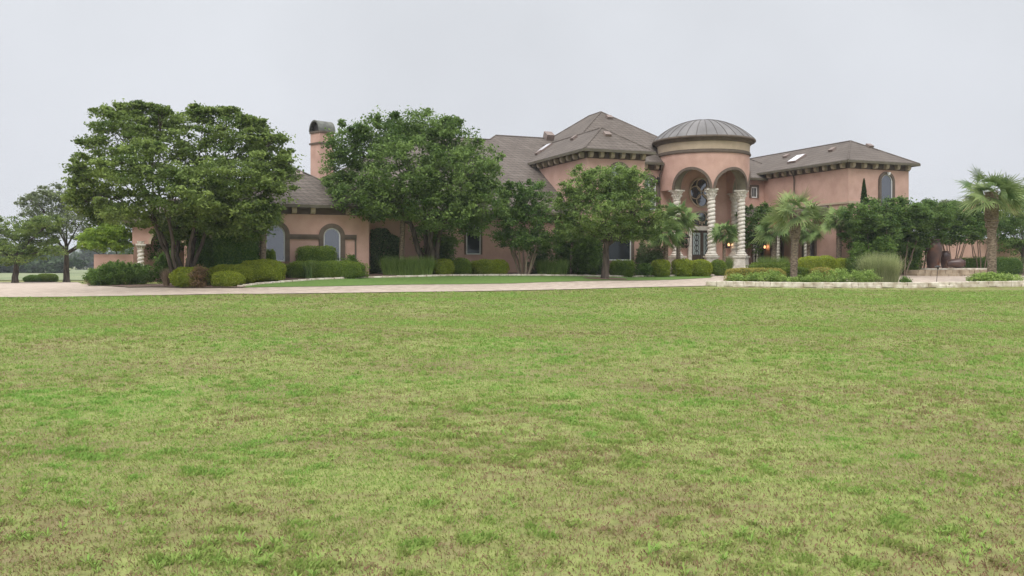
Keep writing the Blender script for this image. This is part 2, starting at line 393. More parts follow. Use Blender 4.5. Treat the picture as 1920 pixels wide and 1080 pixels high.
# meadow beyond the road
M['meadow'] = surf('meadow', (.16,.20,.10), (.26,.28,.15), .15, .95, 8, stretch=(1,.3,1))
V = []; Fc = []
X_ = np.linspace(-420, 420, 40); Y_ = np.linspace(120, 470, 30)
for Y in Y_:
    for X in X_: V.append((X, Y, G(X, Y)+.12))
for j in range(29):
    for i in range(39): Fc.append((j*40+i, j*40+i+1, (j+1)*40+i+1, (j+1)*40+i))
tag(np_mesh('field', V, Fc, M['meadow'], smooth=True), kind='structure')
# low blue hills
V = []; Fc = []
n = 120
for i, X in enumerate(np.linspace(-2200, 1600, n)):
    hgt = 18 + 16*vnoise(X, 0, 260, 3) + 5*vnoise(X, 0, 60, 4)
    V += [(X, 1500, -8), (X, 1600, hgt*.8), (X, 1750, hgt), (X, 2000, -8)]
for i in range(n-1):
    for k in range(3): Fc.append((4*i+k, 4*i+4+k, 4*i+5+k, 4*i+1+k))
tag(np_mesh('hills', V, Fc, surf('hill_woods', (.045,.07,.04), (.09,.12,.07), .02, .95, 6), smooth=True), kind='structure')

# grass blades of the open lawn
def grass(N, y0, y1, pw_, name):
    r = np.random.RandomState(21)
    u = r.rand(N); q = 2 - pw_          # density per m2 ~ Y^-pw
    Y = (y0**q + u*(y1**q - y0**q))**(1/q)
    X = (r.rand(N)*2-1) * (Y*.66 + .5)
    edge = YF(960 + X/Y*F); ok = Y < edge - .15
    X, Y = X[ok], Y[ok]
    n1 = vnoise(X, Y, 1.3, 1); n2 = vnoise(X, Y, .38, 2); n3 = vnoise(X, Y, 4.5, 3); n4 = vnoise(X, Y, .13, 5)
    n5 = vnoise(X, Y, .20, 6)
    tuft = .18*n1 + .30*n5 + .40*n4 + .12*n2                                  # where taller green tufts stand
    worn = .40*vnoise(X, Y, 2.6, 11) + .35*vnoise(X, Y, .8, 12) + .25*n2      # where the turf is brown
    far = np.clip((Y-9)/18, 0, 1)
    lush = np.clip((tuft-.50)*4.5, 0, 1)
    keep = r.rand(len(X)) < np.clip(.55 + .6*lush - .3*np.clip((worn-.5)*4, 0, 1), .25, 1)
    X, Y, lush, worn, far, tuft = [q[keep] for q in (X, Y, lush, worn, far, tuft)]
    n = len(X)
    h = (.016 + .036*lush*r.rand(n) + .014*r.rand(n)) * (1 + .014*Y)
    wd = (.0024 + .0042*lush*r.rand(n) + .001*r.rand(n)) * np.maximum(1, Y/7.5)
    th = r.rand(n)*2*np.pi; ln = r.rand(n)*.9 + .15
    Z = Gv(X, Y) - .004
    dx, dy = np.cos(th), np.sin(th); ph = th + np.pi/2 + (r.rand(n)-.5)
    sx, sy = np.cos(ph)*wd, np.sin(ph)*wd
    b0 = np.stack([X-sx, Y-sy, Z], 1); b1 = np.stack([X+sx, Y+sy, Z], 1)
    m1 = np.stack([X+sx*.8+dx*h*ln*.35, Y+sy*.8+dy*h*ln*.35, Z+h*.65], 1)
    tp = np.stack([X+dx*h*ln, Y+dy*h*ln, Z+h*(1.05-.35*ln)], 1)
    V = np.stack([b0, b1, m1, tp], 1).reshape(-1, 3)
    Fc = np.arange(4*n).reshape(-1, 4)
    rv = np.clip(.50 - .38*lush*(1-.5*far) + 1.25*(worn-.50)*(1-.45*far) - .12*far + (r.rand(n)-.5)*.60*(1-.5*lush), 0, 1)
    return V, Fc, rv
V, Fc, rv = grass(1000000, 4.2, 50, 1.45, 'grass')
# broad-leaved weeds: rosettes of wide blades
r = np.random.RandomState(5); VV = [V]; FF = [Fc]; RR = [rv]; off = len(V)
nw = 3200
for _ in range(nw):
    Y = 4.4 + 13*r.rand()**1.3; X = (r.rand()*2-1)*(Y*.62)
    if .6*vnoise(X, Y, 1.1, 8)+.4*vnoise(X, Y, .35, 9) < .54: continue
    z = G(X, Y); k = r.randint(6, 12); s = .022 + .034*r.rand(); a0 = r.rand()*6
    for i in range(k):
        a = a0 + i*2*np.pi/k + r.rand()*.5; l = s*(.6+.5*r.rand()); up = .6+.6*r.rand(); wd = l*.13
        d_ = np.array([math.cos(a), math.sin(a)]); q = np.array([-d_[1], d_[0]])*wd
        m_ = d_*l*.55; t_ = d_*l
        VV.append(np.array([[X, Y, z], [X+m_[0]-q[0], Y+m_[1]-q[1], z+l*up*.8], [X+t_[0], Y+t_[1], z+l*up], [X+m_[0]+q[0], Y+m_[1]+q[1], z+l*up*.8]]))
        FF.append(np.array([[0,1,2,3]])+off); off += 4; RR.append(np.array([.02+.33*r.rand()]))
gr = np_mesh('grass', np.concatenate(VV), np.concatenate(FF), M['blade'], rnd=np.concatenate(RR))
tag(gr, 'short patchy grass and weeds growing over the front lawn', 'grass', kind='stuff')

# ------------------------------------------------------------------ plants: makers
def leaf_quads(C, size, r, flat=.35, aspect=.55):
    """diamond leaves at centres C"""
    n = len(C)
    nrm = r.randn(n, 3); nrm[:, 2] = np.abs(nrm[:, 2]) + flat; nrm /= np.linalg.norm(nrm, axis=1)[:, None]
    t = r.randn(n, 3); t -= (t*nrm).sum(1)[:, None]*nrm; t /= np.linalg.norm(t, axis=1)[:, None]
    b = np.cross(nrm, t); s = (size*(.7+.6*r.rand(n)))[:, None]
    V = np.stack([C - t*s, C - b*s*aspect, C + t*s, C + b*s*aspect], 1).reshape(-1, 3)
    return V, np.arange(4*n).reshape(-1, 4)

def crown_pts(lobes, r, clump=.45, dens=1.0, leaf_n=46, flatten=.6, fill=.35, wisp=1.0):
    """clump centres spread over the lobes, then leaves round each centre"""
    CC = []
    for (c, R) in lobes:
        area = (R[0]*R[2] + R[0]*R[1] + R[1]*R[2])*4/3*np.pi/3*3
        n = max(6, int(area/(clump**2)*.42*dens))
        d = r.randn(n, 3); d /= np.linalg.norm(d, axis=1)[:, None]
        rad = np.where(r.rand(n) < fill, r.rand(n)**.5*.8, .82+.22*r.rand(n))
        CC.append(np.array(c) + d*rad[:, None]*np.array(R))
    n0 = sum(len(c) for c in CC)
    for (c, R) in lobes:            # ragged sprigs past the outline
        k_ = max(1, int(wisp*len(CC[0])*.12)); d = r.randn(k_, 3); d /= np.linalg.norm(d, axis=1)[:, None]; d[:, 2] = np.abs(d[:, 2])*.9
        for q in np.linspace(1.02, 1.22, 3): CC.append(np.array(c) + d*q*np.array(R) + r.randn(k_, 3)*.05)
    CC = np.concatenate(CC)
    n = len(CC); k = leaf_n
    rc = clump*(.6+.7*r.rand(n)); rc[n0:] *= .42
    D = r.randn(n, k, 3)*.5; D[:, :, 2] *= flatten
    # twigs push a clump outwards into an uneven outline
    Lf = CC[:, None, :] + D*rc[:, None, None]
    cr_ = r.rand(n)
    rv = (cr_[:, None]*.6 + r.rand(n, k)*.4 + np.clip(D[:, :, 2], -1, 1)*.12).clip(0, 1)
    return CC, Lf.reshape(-1, 3), rv.ravel()

def wl(px, py, rx, ry, Y, dy=0, ryd=None):
    c = P(px, py, Y+dy); s = (Y+dy)/F
    return (tuple(c), (rx*s, (ryd if ryd else rx*s*.95), ry*s))

def tree(label, px, Y, lobes, leafmat, barkmat, trunks, seed, group=None, clump=.45, dens=1., leaf=.085, leaf_n=46, trad=.25, flatten=.6, fill=.35, name='tree', fork=.32, cat='tree', spread=.5, twigs=1.0):
    r = np.random.RandomState(seed); base = at(px, Y)
    root = empty(name, base); tag(root, label, cat, group)
    B = np.array(base)
    CC, LF, rv = crown_pts(lobes, r, clump, dens, leaf_n, flatten, fill)
    V, Fc = leaf_quads(LF - B, leaf, r)
    crown = np_mesh('crown', V, Fc, leafmat, root, rnd=rv)
    # trunk and limbs
    mb = MB(); cen = np.mean([l[0] for l in lobes], axis=0) - B; low = min(l[0][2]-l[1][2] for l in lobes) - B[2]
    tops = []
    H = cen[2]
    for i in range(trunks):
        a = 2*np.pi*(i+.3*r.rand())/max(trunks, 1); s = 0 if trunks == 1 else spread
        p0 = np.array([math.cos(a)*s*.25, math.sin(a)*s*.25, -.15])
        top = np.array([cen[0]*.3 + math.cos(a)*s*H*.38, cen[1]*.3 + math.sin(a)*s*H*.3, H*(fork+ (.25 if trunks > 1 else .1))])
        n = 7; pts = []
        for k in range(n):
            t = k/(n-1); p = p0*(1-t)+top*t; p[:2] += r.randn(2)*.03*H*.3*math.sin(t*3.1); pts.append(p)
        rr = trad*(1 if trunks == 1 else .55)
        mb.tube(pts, [rr*(1.45 if k == 0 else 1.12-.45*k/(n-1)) for k in range(n)], 9)
        tops.append((top, rr*.7))
    for (c, R) in lobes:
        c = np.array(c) - B
        top, rr = min(tops, key=lambda q: np.linalg.norm(q[0]-c))
        mid = top*.45 + c*.55; mid[2] += .1*R[2]; mid[:2] += r.randn(2)*.25
        r0 = rr*.62
        mb.tube([top-np.array([0,0,.15]), top*.7+mid*.3+r.randn(3)*.1, mid, c+r.randn(3)*.15], [r0, r0*.8, r0*.5, r0*.25], 6)
        for _ in range(int(7*twigs)):
            d = r.randn(3); d /= np.linalg.norm(d); d[2] = abs(d[2])*.8 - .1
            e = c + d*np.array(R)*.9; m2 = c*.5+e*.5 + r.randn(3)*.12
            mb.tube([mid*.4+c*.6, m2, e], [r0*.3, r0*.18, .012], 5)
    mb.build('trunk', barkmat, root)
    return root

def superq(n1, n2, p=3.0):
    """unit superellipsoid direction grid"""
    V = []
    for i in range(n1+1):
        ph = math.pi*(i/n1-.5)
        for k in range(n2):
            th = 2*math.pi*k/n2
            d = np.array([math.cos(ph)*math.cos(th), math.cos(ph)*math.sin(th), math.sin(ph)])
            q = (np.abs(d)**p).sum()**(-1/p); V.append(d*q)
    return np.array(V)

def hedge(label, px0, px1, ytop, Y, mat, name='hedge', depth=1.6, p=3.2, leaf=.04, n=None, rot=0.0, group=None, seed=1, base=None, cat='hedge', rag=.05, wav=.06, zb=0):
    """a clipped bush: a wavy rounded block, its whole surface and rim covered by small leaves"""
    r = np.random.RandomState(seed*13+int(px0))
    b = at((px0+px1)/2, Y); zt = CAMZ - (ytop-HOR)/F*Y; hx = (px1-px0)/2/F*Y; hz = (zt - b.z + .1)/2
    o0 = np.array([b.x, b.y, b.z])
    sc = np.array([hx, depth/2, hz]); ce = np.array([0, 0, hz-.1])
    n1, n2 = 18, 36
    U = superq(n1, n2, p)
    def wob(Dv):
        return 1 + wav*np.sin(Dv[:,0]*hx*3.1+seed) * np.cos(Dv[:,1]*3+seed*2) + wav*.6*np.sin(Dv[:,0]*hx*6.3+Dv[:,2]*4+seed)
    core = U*sc*.93*wob(U)[:, None] + ce
    Fc = []
    for i in range(n1):
        for k in range(n2): Fc.append((i*n2+k, i*n2+(k+1) % n2, (i+1)*n2+(k+1) % n2, (i+1)*n2+k))
    area = 2*(4*hx*hz + 2*hx*depth + 2*depth*hz)*.8
    n = n or int(min(26000, area/(leaf**2)*.62))
    D = r.uniform(-1, 1, (n*2, 3)); face = r.rand(n*2)
    A = np.array([depth*hz, hx*2*hz*2*.5*2, hx*2*depth*.5]); A[0] *= 1; A = A/A.sum()
    ax = np.searchsorted(np.cumsum(A), face).clip(0, 2)
    sg = np.where(r.rand(n*2) < .5, -1., 1.); D[np.arange(n*2), ax] = sg
    keep = D[:, 2] > -.97; D = D[keep][:n]
    D = D/((np.abs(D)**p).sum(1)**(1/p))[:, None]
    LP = D*sc*wob(D)[:, None]*(1 + rag*r.randn(len(D))[:, None]*.5) + ce
    Vl, Fl = leaf_quads(LP, leaf, r, .2, .6)
    V = np.concatenate([core, Vl]); Fa = np.concatenate([np.array(Fc), Fl+len(core)])
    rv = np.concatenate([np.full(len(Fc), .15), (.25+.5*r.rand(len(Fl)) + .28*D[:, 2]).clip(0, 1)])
    o = np_mesh(name, V, Fa, mat, rnd=rv); o.location = b; o.rotation_euler[2] = rot
    return tag(o, label, cat, group)

def shrub(label, px, Y, w_, h_, mat, name='shrub', depth=None, leaf=.055, seed=1, group=None, n=None, cat='shrub', lob=7):
    """loose bush made of leafy clumps"""
    r = np.random.RandomState(seed); b = at(px, Y); wx = w_/F*Y/2; hz = h_/F*Y; dp = depth or wx*1.0
    lobes = []
    for _ in range(lob):
        x = (r.rand()*2-1)*wx*.62; y = (r.rand()*2-1)*dp*.5; z = hz*(.3+.38*r.rand()*(1-.6*abs(x)/wx))
        lobes.append(((x, y, z), (wx*.42, dp*.45, min(z, hz-z)*.98)))
    CC, LF, rv = crown_pts(lobes, r, clump=.20, dens=.9, leaf_n=n or 26, flatten=.8, fill=.25)
    LF[:, 2] = np.abs(LF[:, 2])
    V, Fc = leaf_quads(LF, leaf, r)
    # a few stems hold it up
    sv = []
    o = np_mesh(name, V, Fc, mat, rnd=rv); o.location = b
    return tag(o, label, cat, group)

def blades_clump(label, px, Y, w_, h_, mat, name='ornamental_grass', n=1500, seed=1, group=None, depth=None, cat='ornamental grass', droop=.5, up=1.0, blade=.011):
    r = np.random.RandomState(seed); b = at(px, Y); wx = w_/F*Y/2; hz = h_/F*Y; dp = depth or wx
    nc = max(1, int(wx/.35)); V = []; n = int(n)
    cx = (r.rand(n)*2-1)*max(0, wx-.35*hz)*.95; cy = (r.rand(n)*2-1)*max(.1, dp-.35*hz)*.8
    a = r.rand(n)*2*np.pi; l = hz*(.65+.5*r.rand(n)); out_ = (.1+.75*r.rand(n)**1.2)*droop
    dx, dy = np.cos(a), np.sin(a); px_, py_ = -dy, dx
    ws = blade*(.7+.6*r.rand(n))
    prev = None; Vs = []; Fs = []; K = 4
    base_idx = 0
    rows = []
    for k in range(K+1):
        t = k/K; hh = l*(t - .42*out_*t*t*1.1)*up; ho = l*out_*(t**1.7)*.95 + .05*t
        wv = ws*(1-t*.93)
        c = np.stack([cx*(.7+.1*t)+dx*ho, cy*(.7+.1*t)+dy*ho, hh], 1)
        off_ = np.stack([px_*wv, py_*wv, np.zeros(n)], 1)
        rows.append((c-off_, c+off_))
    V = np.stack([q for rw in rows for q in rw], 1).reshape(-1, 3)   # n*(2(K+1))
    m = 2*(K+1); base = (np.arange(n)*m)[:, None]
    Fc = np.concatenate([base + np.array([[2*k, 2*k+1, 2*k+3, 2*k+2]]) for k in range(K)])
    rr = r.rand(n); rv = np.concatenate([rr*.8+.05+.1*k/K for k in range(K)])
    o = np_mesh(name, V, Fc, mat, rnd=rv); o.location = b
    return tag(o, label, cat, group)

def palm(label, px, Y, ycrown, tr, fr, nf, mat, seed, group=None, name='palm_tree', lower=-.9, boots=False, droop=.55, skirt=False, nl=22, lw=.02, base_off=0, zscale=1., pet=None):
    """tr trunk radius, fr frond length in metres, ycrown picture row of the heart"""
    r = np.random.RandomState(seed); b = at(px, Y); root = empty(name, b); tag(root, label, 'palm tree', group)
    H = CAMZ-(ycrown-HOR)/F*Y - b.z
    mb = MB(); pts = []; rad = []
    lean = r.randn(2)*.03
    n = int(max(14, H/.07))
    for k in range(n+1):
        t = k/n; pts.append((lean[0]*t*H*.6*math.sin(t*2), lean[1]*t*H*.6, -.1+t*(H+.1)))
        q = tr*(1.25 if t < .04 else 1)*(1+.05*math.sin(k*2.4)+.05*r.rand())
        if boots and t > .62: q *= 1.28 + .28*math.sin((t-.62)/.38*2.6) + .10*((k % 3) - 1)
        rad.append(q)
    mb.tube(pts, rad, 14)
    top = np.array(pts[-1])
    trunk = mb.build('trunk', M['palm_trunk'], root)
    if boots:       # old leaf bases sticking out under the head
        bm_ = MB()
        for k in range(46):
            t = .60 + .40*k/46; a = k*2.4; z = t*H; rr = tr*(1.15+.5*(t-.6))
            d_ = np.array([math.cos(a), math.sin(a), 0]); p0 = np.array([top[0]*t, top[1]*t, z]) + d_*rr*.9
            s_ = .16+.12*r.rand(); bm_.tube([p0, p0+d_*s_*.55+np.array([0,0,s_*.9])], [.05, .02], 5)
        bm_.build('leaf_bases', M['bark_pale'], root)
    V = []; Fc = []; rv = []; off = 0
    for i in range(nf):
        az = i*2.39996 + r.rand()*.4
        el = math.asin(max(-1, min(1, 1 - (1-lower)*((i+.5)/nf)**.9))) * .95
        Lp = (pet or fr*.50)*(.28+.85*r.rand()**.7)
        d_ = np.array([math.cos(az)*math.cos(el), math.sin(az)*math.cos(el), math.sin(el)])
        side = np.array([-math.sin(az), math.cos(az), 0]); nrm = np.cross(d_, side)*-1
        rl = (r.rand()*2-1)*1.15; side, nrm = side*math.cos(rl)+nrm*math.sin(rl), nrm*math.cos(rl)-side*math.sin(rl)
        hub = top + d_*Lp - np.array([0,0,.16*Lp])
        cfr = r.rand()*.55 + (max(0, -.15-el)*.55*r.rand() if skirt else 0)
        pw_ = side*.014
        V += [top-pw_, top+pw_, hub+pw_*.7, hub-pw_*.7]; Fc.append((off, off+1, off+2, off+3)); off += 4; rv.append(min(1, cfr+.3))
        fl = fr*.62*(.8+.35*r.rand())
        for k in range(nl):
            ang = (k/(nl-1)-.5)*2*1.6; ll = fl*(1-.28*abs(ang)/1.7)*(.85+.25*r.rand())
            ld = d_*math.cos(ang) + side*math.sin(ang); wv = np.cross(ld, nrm); wv /= np.linalg.norm(wv)+1e-9; wv *= lw*(.8+.4*r.rand())
            fold = nrm*.02
            m1 = hub + ld*ll*.5 - np.array([0,0,.04*ll]) + nrm*.06*ll
            dr = droop*(.5+r.rand())
            t1 = hub + ld*ll*(1-.12*dr) - np.array([0,0,.55*dr*ll])
            V += [hub-wv*.5, hub+wv*.5, m1+wv, m1-wv, t1+wv*.15, t1-wv*.15]
            Fc += [(off, off+1, off+2, off+3), (off+3, off+2, off+4, off+5)]; off += 6
            c = min(1, max(0, cfr + r.rand()*.35)); rv += [c, min(1, c+.12)]
    np_mesh('crown', np.array(V), np.array(Fc), mat, root, rnd=rv)
    return root

# ------------------------------------------------------------------ the mansion
AL = math.radians(22); HO = Vector((0, 60, 0))
ua = np.array([math.cos(AL), math.sin(AL)]); vb = np.array([-math.sin(AL), math.cos(AL)])
house = empty('mansion', (0, 60, 0), AL)
tag(house, 'sprawling pink stucco mansion with brown tiled hip roofs and a domed entrance rotunda', 'mansion')
def loc_of(p):      # world -> house frame
    q = Vector(p) - HO; return Vector((q.x*ua[0]+q.y*ua[1], q.x*vb[0]+q.y*vb[1], p[2]))
Z2 = 9.6; Z1 = 5.3; PIT = .58

def hwall(boxes, name='wall', mat='stucco', label=None):
    mb = MB()
    for bx in boxes: mb.box(*bx)
    o = mb.build(name, M[mat], house)
    if label: o['label'] = label
    return o

def hip(name, a0, a1, b0, b1, z, p, ridge='b', front=True, back=True, label=None):
    """hip roof over the eave rectangle, ridge along b; thick eaves with a gutter lip and soffit"""
    h = (a1-a0)/2; am = (a0+a1)/2
    if ridge == 'b':
        bf = b0 + (h if front else 0); bb = b1 - (h if back else 0)
        if bb < bf: bf = bb = (b0+b1)/2
        zt = z+p*h; R0 = (am, bf, zt); R1 = (am, bb, zt)
        v = [(a0,b0,z),(a1,b0,z),(a1,b1,z),(a0,b1,z), R0, R1]
        f = [(0,1,4),(1,2,5,4),(2,3,5),(3,0,4,5)]
    else:
        h = (b1-b0)/2; bm = (b0+b1)/2; al = a0 + (h if front else 0); ar = a1 - (h if back else 0)
        zt = z+p*h; v = [(a0,b0,z),(a1,b0,z),(a1,b1,z),(a0,b1,z),(al,bm,zt),(ar,bm,zt)]
        f = [(0,1,5,4),(1,2,5),(2,3,4,5),(3,0,4)]
    mb = MB(); mb.add(v, f)
    o = mb.build(name, M['roof'], house)
    if label: o['label'] = label
    # fascia and gutter
    g = MB(); t = .05; zz0, zz1 = z-.17, z+.02
    g.ringp([(a0-t,b0-t),(a1+t,b0-t),(a1+t,b1+t),(a0-t,b1+t)], [(a0+.06,b0+.06),(a1-.06,b0+.06),(a1-.06,b1-.06),(a0+.06,b1-.06)], lambda x,y,d: (x,y,d), zz0, zz1)
    g.build('gutter', M['gutter'], o)
    s = MB(); s.box(a0+.07, a1-.07, b0+.07, b1-.07, z-.13, z-.10); s.build('soffit', M['frieze_and_shade'], o)
    # ridge caps
    c = MB()
    ends = v[4:6]
    if ridge == 'b': prs = [(v[0],v[4]),(v[1],v[4]),(v[4],v[5]),(v[2],v[5]),(v[3],v[5])]
    else: prs = [(v[0],v[4]),(v[3],v[4]),(v[4],v[5]),(v[1],v[5]),(v[2],v[5])]
    for q0, q1 in prs:
        if (Vector(q0)-Vector(q1)).length > .1: c.tube([q0, q1], .07, 6)
    c.build('ridge_cap', M['roof'], o)
    return o

# walls
wB = hwall([(-19.15,-10.05,-.79,13,.1,Z1)], label='pink wall of the low left bay with two arched windows')
wC = hwall([(-15.0,9.0,1.2,24,.1,Z1)])
# gable ends of the big roof are hips, so only low walls are needed there
wD = hwall([(5.13,9.75,-1.1,9.0,.1,Z2-.12)], label='pink wall of the tall two storey front bay')
wE = hwall([(5.8,19.1,4.2,19.6,.1,Z2-.12),(19.1,22.0,4.203,16,.1,Z2-.12)], label='pink wall behind the entrance rotunda')
wG = hwall([(26.75,32.85,-2.7,14,.1,Z2-.12)], label='pink wall of the tall right wing')
wH = hwall([(21.5,27.5,7.45,17,.1,8.98)])

# roofs
hip('roof', -19.7, -9.5, -1.34, 13.6, Z1, PIT, label='low hip roof over the left bay')
# big front roof: two ridge heights on one slope
def zc(b): return Z1 + PIT*(b-.65)
mb = MB()
v = [(-15.55,.65,Z1),(9.0,.65,Z1),(9.0,12.95,zc(12.95)),(3.8,12.95,zc(12.95)),(2.9,12.05,zc(12.05)),(-4.15,12.05,zc(12.05)),
     (-15.55,23.45,Z1),(9.0,25.25,Z1),(2.9,23.45,Z1)]
mb.add(v, [(0,1,2,3,4,5),(0,5,6),(5,4,8,6),(4,3,2,7,8)])
big = mb.build('roof', M['roof'], house); big['label'] = 'long brown roof slope between chimney and two storey bay'
g = MB(); g.box(-15.6,5.1,.58,.70,Z1-.17,Z1+.02); g.box(-15.6,-15.48,.70,23,Z1-.17,Z1+.02); g.build('gutter', M['gutter'], big)
s_ = MB(); s_.box(-15.45,5.1,.72,23,Z1-.13,Z1-.10); s_.build('soffit', M['frieze_and_shade'], big)
c = MB()
for q0, q1 in ((0,5),(5,4),(4,3),(3,2)): c.tube([v[q0], v[q1]], .07, 6)
c.build('ridge_cap', M['roof'], big)
hip('roof', 4.6, 10.2, -1.75, 14, Z2, .70, back=False, label='hip roof of the two storey front bay')
hip('roof', 5.35, 19.65, 3.65, 20.15, Z2, .70, label='highest pyramid shaped roof behind the front bay')
hip('roof', 26.19, 33.4, -3.26, 16, Z2, PIT, back=False, label='hip roof of the right wing')
hip('roof', 19.7, 31.0, 6.9, 16.3, 9.12, PIT+.02, ridge='a', label='roof behind the courtyard right of the rotunda')

# frieze boards, soffit shadow painted into their dark brown, and brackets
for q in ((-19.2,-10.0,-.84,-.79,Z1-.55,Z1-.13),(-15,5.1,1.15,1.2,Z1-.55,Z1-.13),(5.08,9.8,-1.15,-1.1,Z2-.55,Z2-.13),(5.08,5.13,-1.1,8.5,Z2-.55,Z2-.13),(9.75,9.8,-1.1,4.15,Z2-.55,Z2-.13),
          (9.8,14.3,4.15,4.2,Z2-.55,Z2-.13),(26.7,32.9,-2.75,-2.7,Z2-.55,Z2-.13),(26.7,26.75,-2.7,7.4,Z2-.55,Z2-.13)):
    MB().box(*q).build('frieze_and_shade', M['frieze_and_shade'], house)
bm0 = MB()
bm0.prism([(0,0),(-.32,0),(-.32,-.20),(-.28,-.28),(-.22,-.36),(0,-.38)], lambda u,v,d: (d,u,v), -.14, .14)
br0 = bm0.build('bracket', M['bracket'], house)
first = [True]
def bracket(a, b, z, side='f'):
    o = br0 if first[0] else br0.copy()
    if not first[0]: col.objects.link(o)
    first[0] = False
    o.parent = house; o.location = (a, b, z-.135); o.rotation_euler = (0, 0, 0 if side == 'f' else -math.pi/2)
for a in np.linspace(5.35, 9.5, 6): bracket(a, -1.152, Z2)
for b in np.linspace(-.7, 7.6, 9): bracket(5.078, b, Z2, 'l')
for a in (10.6, 11.7, 12.8, 13.85): bracket(a, 4.148, Z2)
for a in np.linspace(27.0, 32.6, 6): bracket(a, -2.752, Z2)
for b in np.linspace(-2.3, 6.5, 10): bracket(26.698, b, Z2, 'l')
def a_of(px, b):    # house a for picture column on plane b
    k = (px-960)/F; return (k*(60+math.cos(AL)*b) + math.sin(AL)*b) / (math.cos(AL) - k*math.sin(AL))
for p in (448, 484, 551, 586, 652, 682): bracket(a_of(p, -.84), -.842, Z1)
for a in np.linspace(-9.2, 4.4, 9): bracket(a, 1.148, Z1)

# windows ---------------------------------------------------------
def arch(w_, h_, n=14, grow=0.0):
    """outline of an arched opening, foot at (0,0), open at the foot when used as a band"""
    r_ = w_/2+grow; s = h_-w_/2
    return [(-r_, 0)] + [(-r_*math.cos(math.pi*k/n), s + r_*math.sin(math.pi*k/n)) for k in range(n+1)] + [(r_, 0)]
def fnf(a, b, z): return lambda u,v,d: (a+u, b-d, z+v)      # wall facing the front, d outwards
def fnl(a, b, z): return lambda u,v,d: (a-d, b-u, z+v)      # wall facing left
def arch_window(a, b, z, w_, h_, fn=fnf, sur=.22, frame=.07, glass='glass', mull=True, label=None, arched=True):
    f = fn(a, b, z)
    ol = arch if arched else (lambda w_, h_, n=14, grow=0: [(-w_/2-grow,0),(-w_/2-grow,h_+grow),(w_/2+grow,h_+grow),(w_/2+grow,0)])
    m = MB(); m.ringp(ol(w_,h_), ol(w_,h_,grow=-frame) , f, .02, .075, closed=False); m.prism([(-w_/2,0),(w_/2,0),(w_/2,frame),(-w_/2,frame)], f, .022, .074)
    if mull == 'v': m.prism([(-.02,frame),(.02,frame),(.02,h_-frame),(-.02,h_-frame)], f, .03, .06)
    if mull == 'grid':
        m.prism([(-.018,frame),(.018,frame),(.018,h_-frame),(-.018,h_-frame)], f, .03, .06)
        for q in (.33,.66): m.prism([(-w_/2+frame,h_*q-.015),(w_/2-frame,h_*q-.015),(w_/2-frame,h_*q+.015),(-w_/2+frame,h_*q+.015)], f, .031, .059)
    win = m.build('window', M['white'], house)
    if label: win['label'] = label
    g = MB(); g.prism(ol(w_,h_,grow=-frame*.5), f, .012, .03); g.build('pane', M[glass], win)
    if sur:
        s = MB(); s.ringp(ol(w_,h_,grow=sur), ol(w_,h_,grow=.005), f, 0.0, .15, closed=False); s.build('surround', M['trim'], win)
    return win
arch_window(a_of(516,-.79), -.79, 1.85, 1.14, 2.2, sur=.28, mull=False, label='arched window left of the low bay, sky mirrored in it')
arch_window(a_of(622,-.79), -.79, 1.85, 1.04, 2.08, sur=.28, mull=False, label='arched window above the clipped hedge')
# moulding that links the two arches
aL, aR = a_of(516,-.79), a_of(622,-.79)
for x0_, x1_ in ((aL+.83, aR-.78), (aR+.78, a_of(668,-.8)), (a_of(404,-.8), aL-.83)):
    m = MB(); m.prism([(-.93,3.34),(-.93,3.52),(-.79,3.52),(-.79,3.22),(-.88,3.22),(-.88,3.34)], lambda u,v,d: (d,u,v), x0_, x1_); m.build('moulding', M['trim'], house)
MB().box(a_of(665,-.8), a_of(668,-.8), -.84, -.79, 1.0, 3.21).build('moulding', M['trim'], house)
arch_window(a_of(887,1.2), 1.2, 2.35, 1.05, 2.05, sur=.10, glass='glass_dark', mull=False, label='arched window under the edge of the broad oak')
arch_window(a_of(1160,-1.1), -1.1, 5.9, 1.3, 2.75, sur=.22, mull='v', label='upper arched window of the tall bay behind the small oak')
arch_window(a_of(1160,-1.1), -1.1, 1.95, 1.9, 1.9, sur=.2, glass='glass_dark', mull=False, arched=False, label='ground floor window with white frame behind the small oak')
arch_window(a_of(1216,4.2), 4.2, 5.9, 1.2, 2.6, sur=.22, mull='grid', label='narrow arched window tucked beside the tall bay')
arch_window(a_of(1661,-2.7), -2.7, 5.7, 1.15, 3.0, sur=.22, mull=False, label='arched window high on the end of the right wing')
arch_window(a_of(1413,7.45), 7.45, 7.45, .62, .95, sur=.16, frame=.1, glass='glass_dark', mull='v', arched=False, label='tiny square window on the courtyard wall')
arch_window(a_of(1432,7.45), 7.45, 1.3, 1.0, 2.6, sur=.12, glass='glass_dark', mull='v')
# window on the left face of the right wing, and a ground floor one
arch_window(26.75, 1.6, 1.7, 1.3, 2.1, fn=fnl, sur=.16, glass='glass', mull='v', arched=False, label='ground floor window on the side of the right wing')
arch_window(26.75, 5.6, 1.3, 1.3, 2.5, fn=fnl, sur=.16, glass='glass_dark', mull='v', arched=False)
# small scalloped corbels above the tiny window
sc_ = MB()
for q in (-1.0, -.1, .8):
    ac = a_of(1413,7.45)+q
    pts = [(ac+.42*math.cos(t), 7.39, 8.38+.32*math.sin(t)) for t in np.linspace(0, math.pi, 9)]
    sc_.tube(pts, .055, 6)
sc_.build('scallop_moulding', M['stucco'], house)
# string courses
sc_ = MB(); sc_.box(22.0,26.65,7.35,7.45,6.6,6.75); sc_.box(26.66,26.75,-2.7,7.35,6.35,6.5)
sc_.box(26.66,28.0,-2.82,-2.70,6.35,6.55); sc_.build('string_course', M['cream'], house)
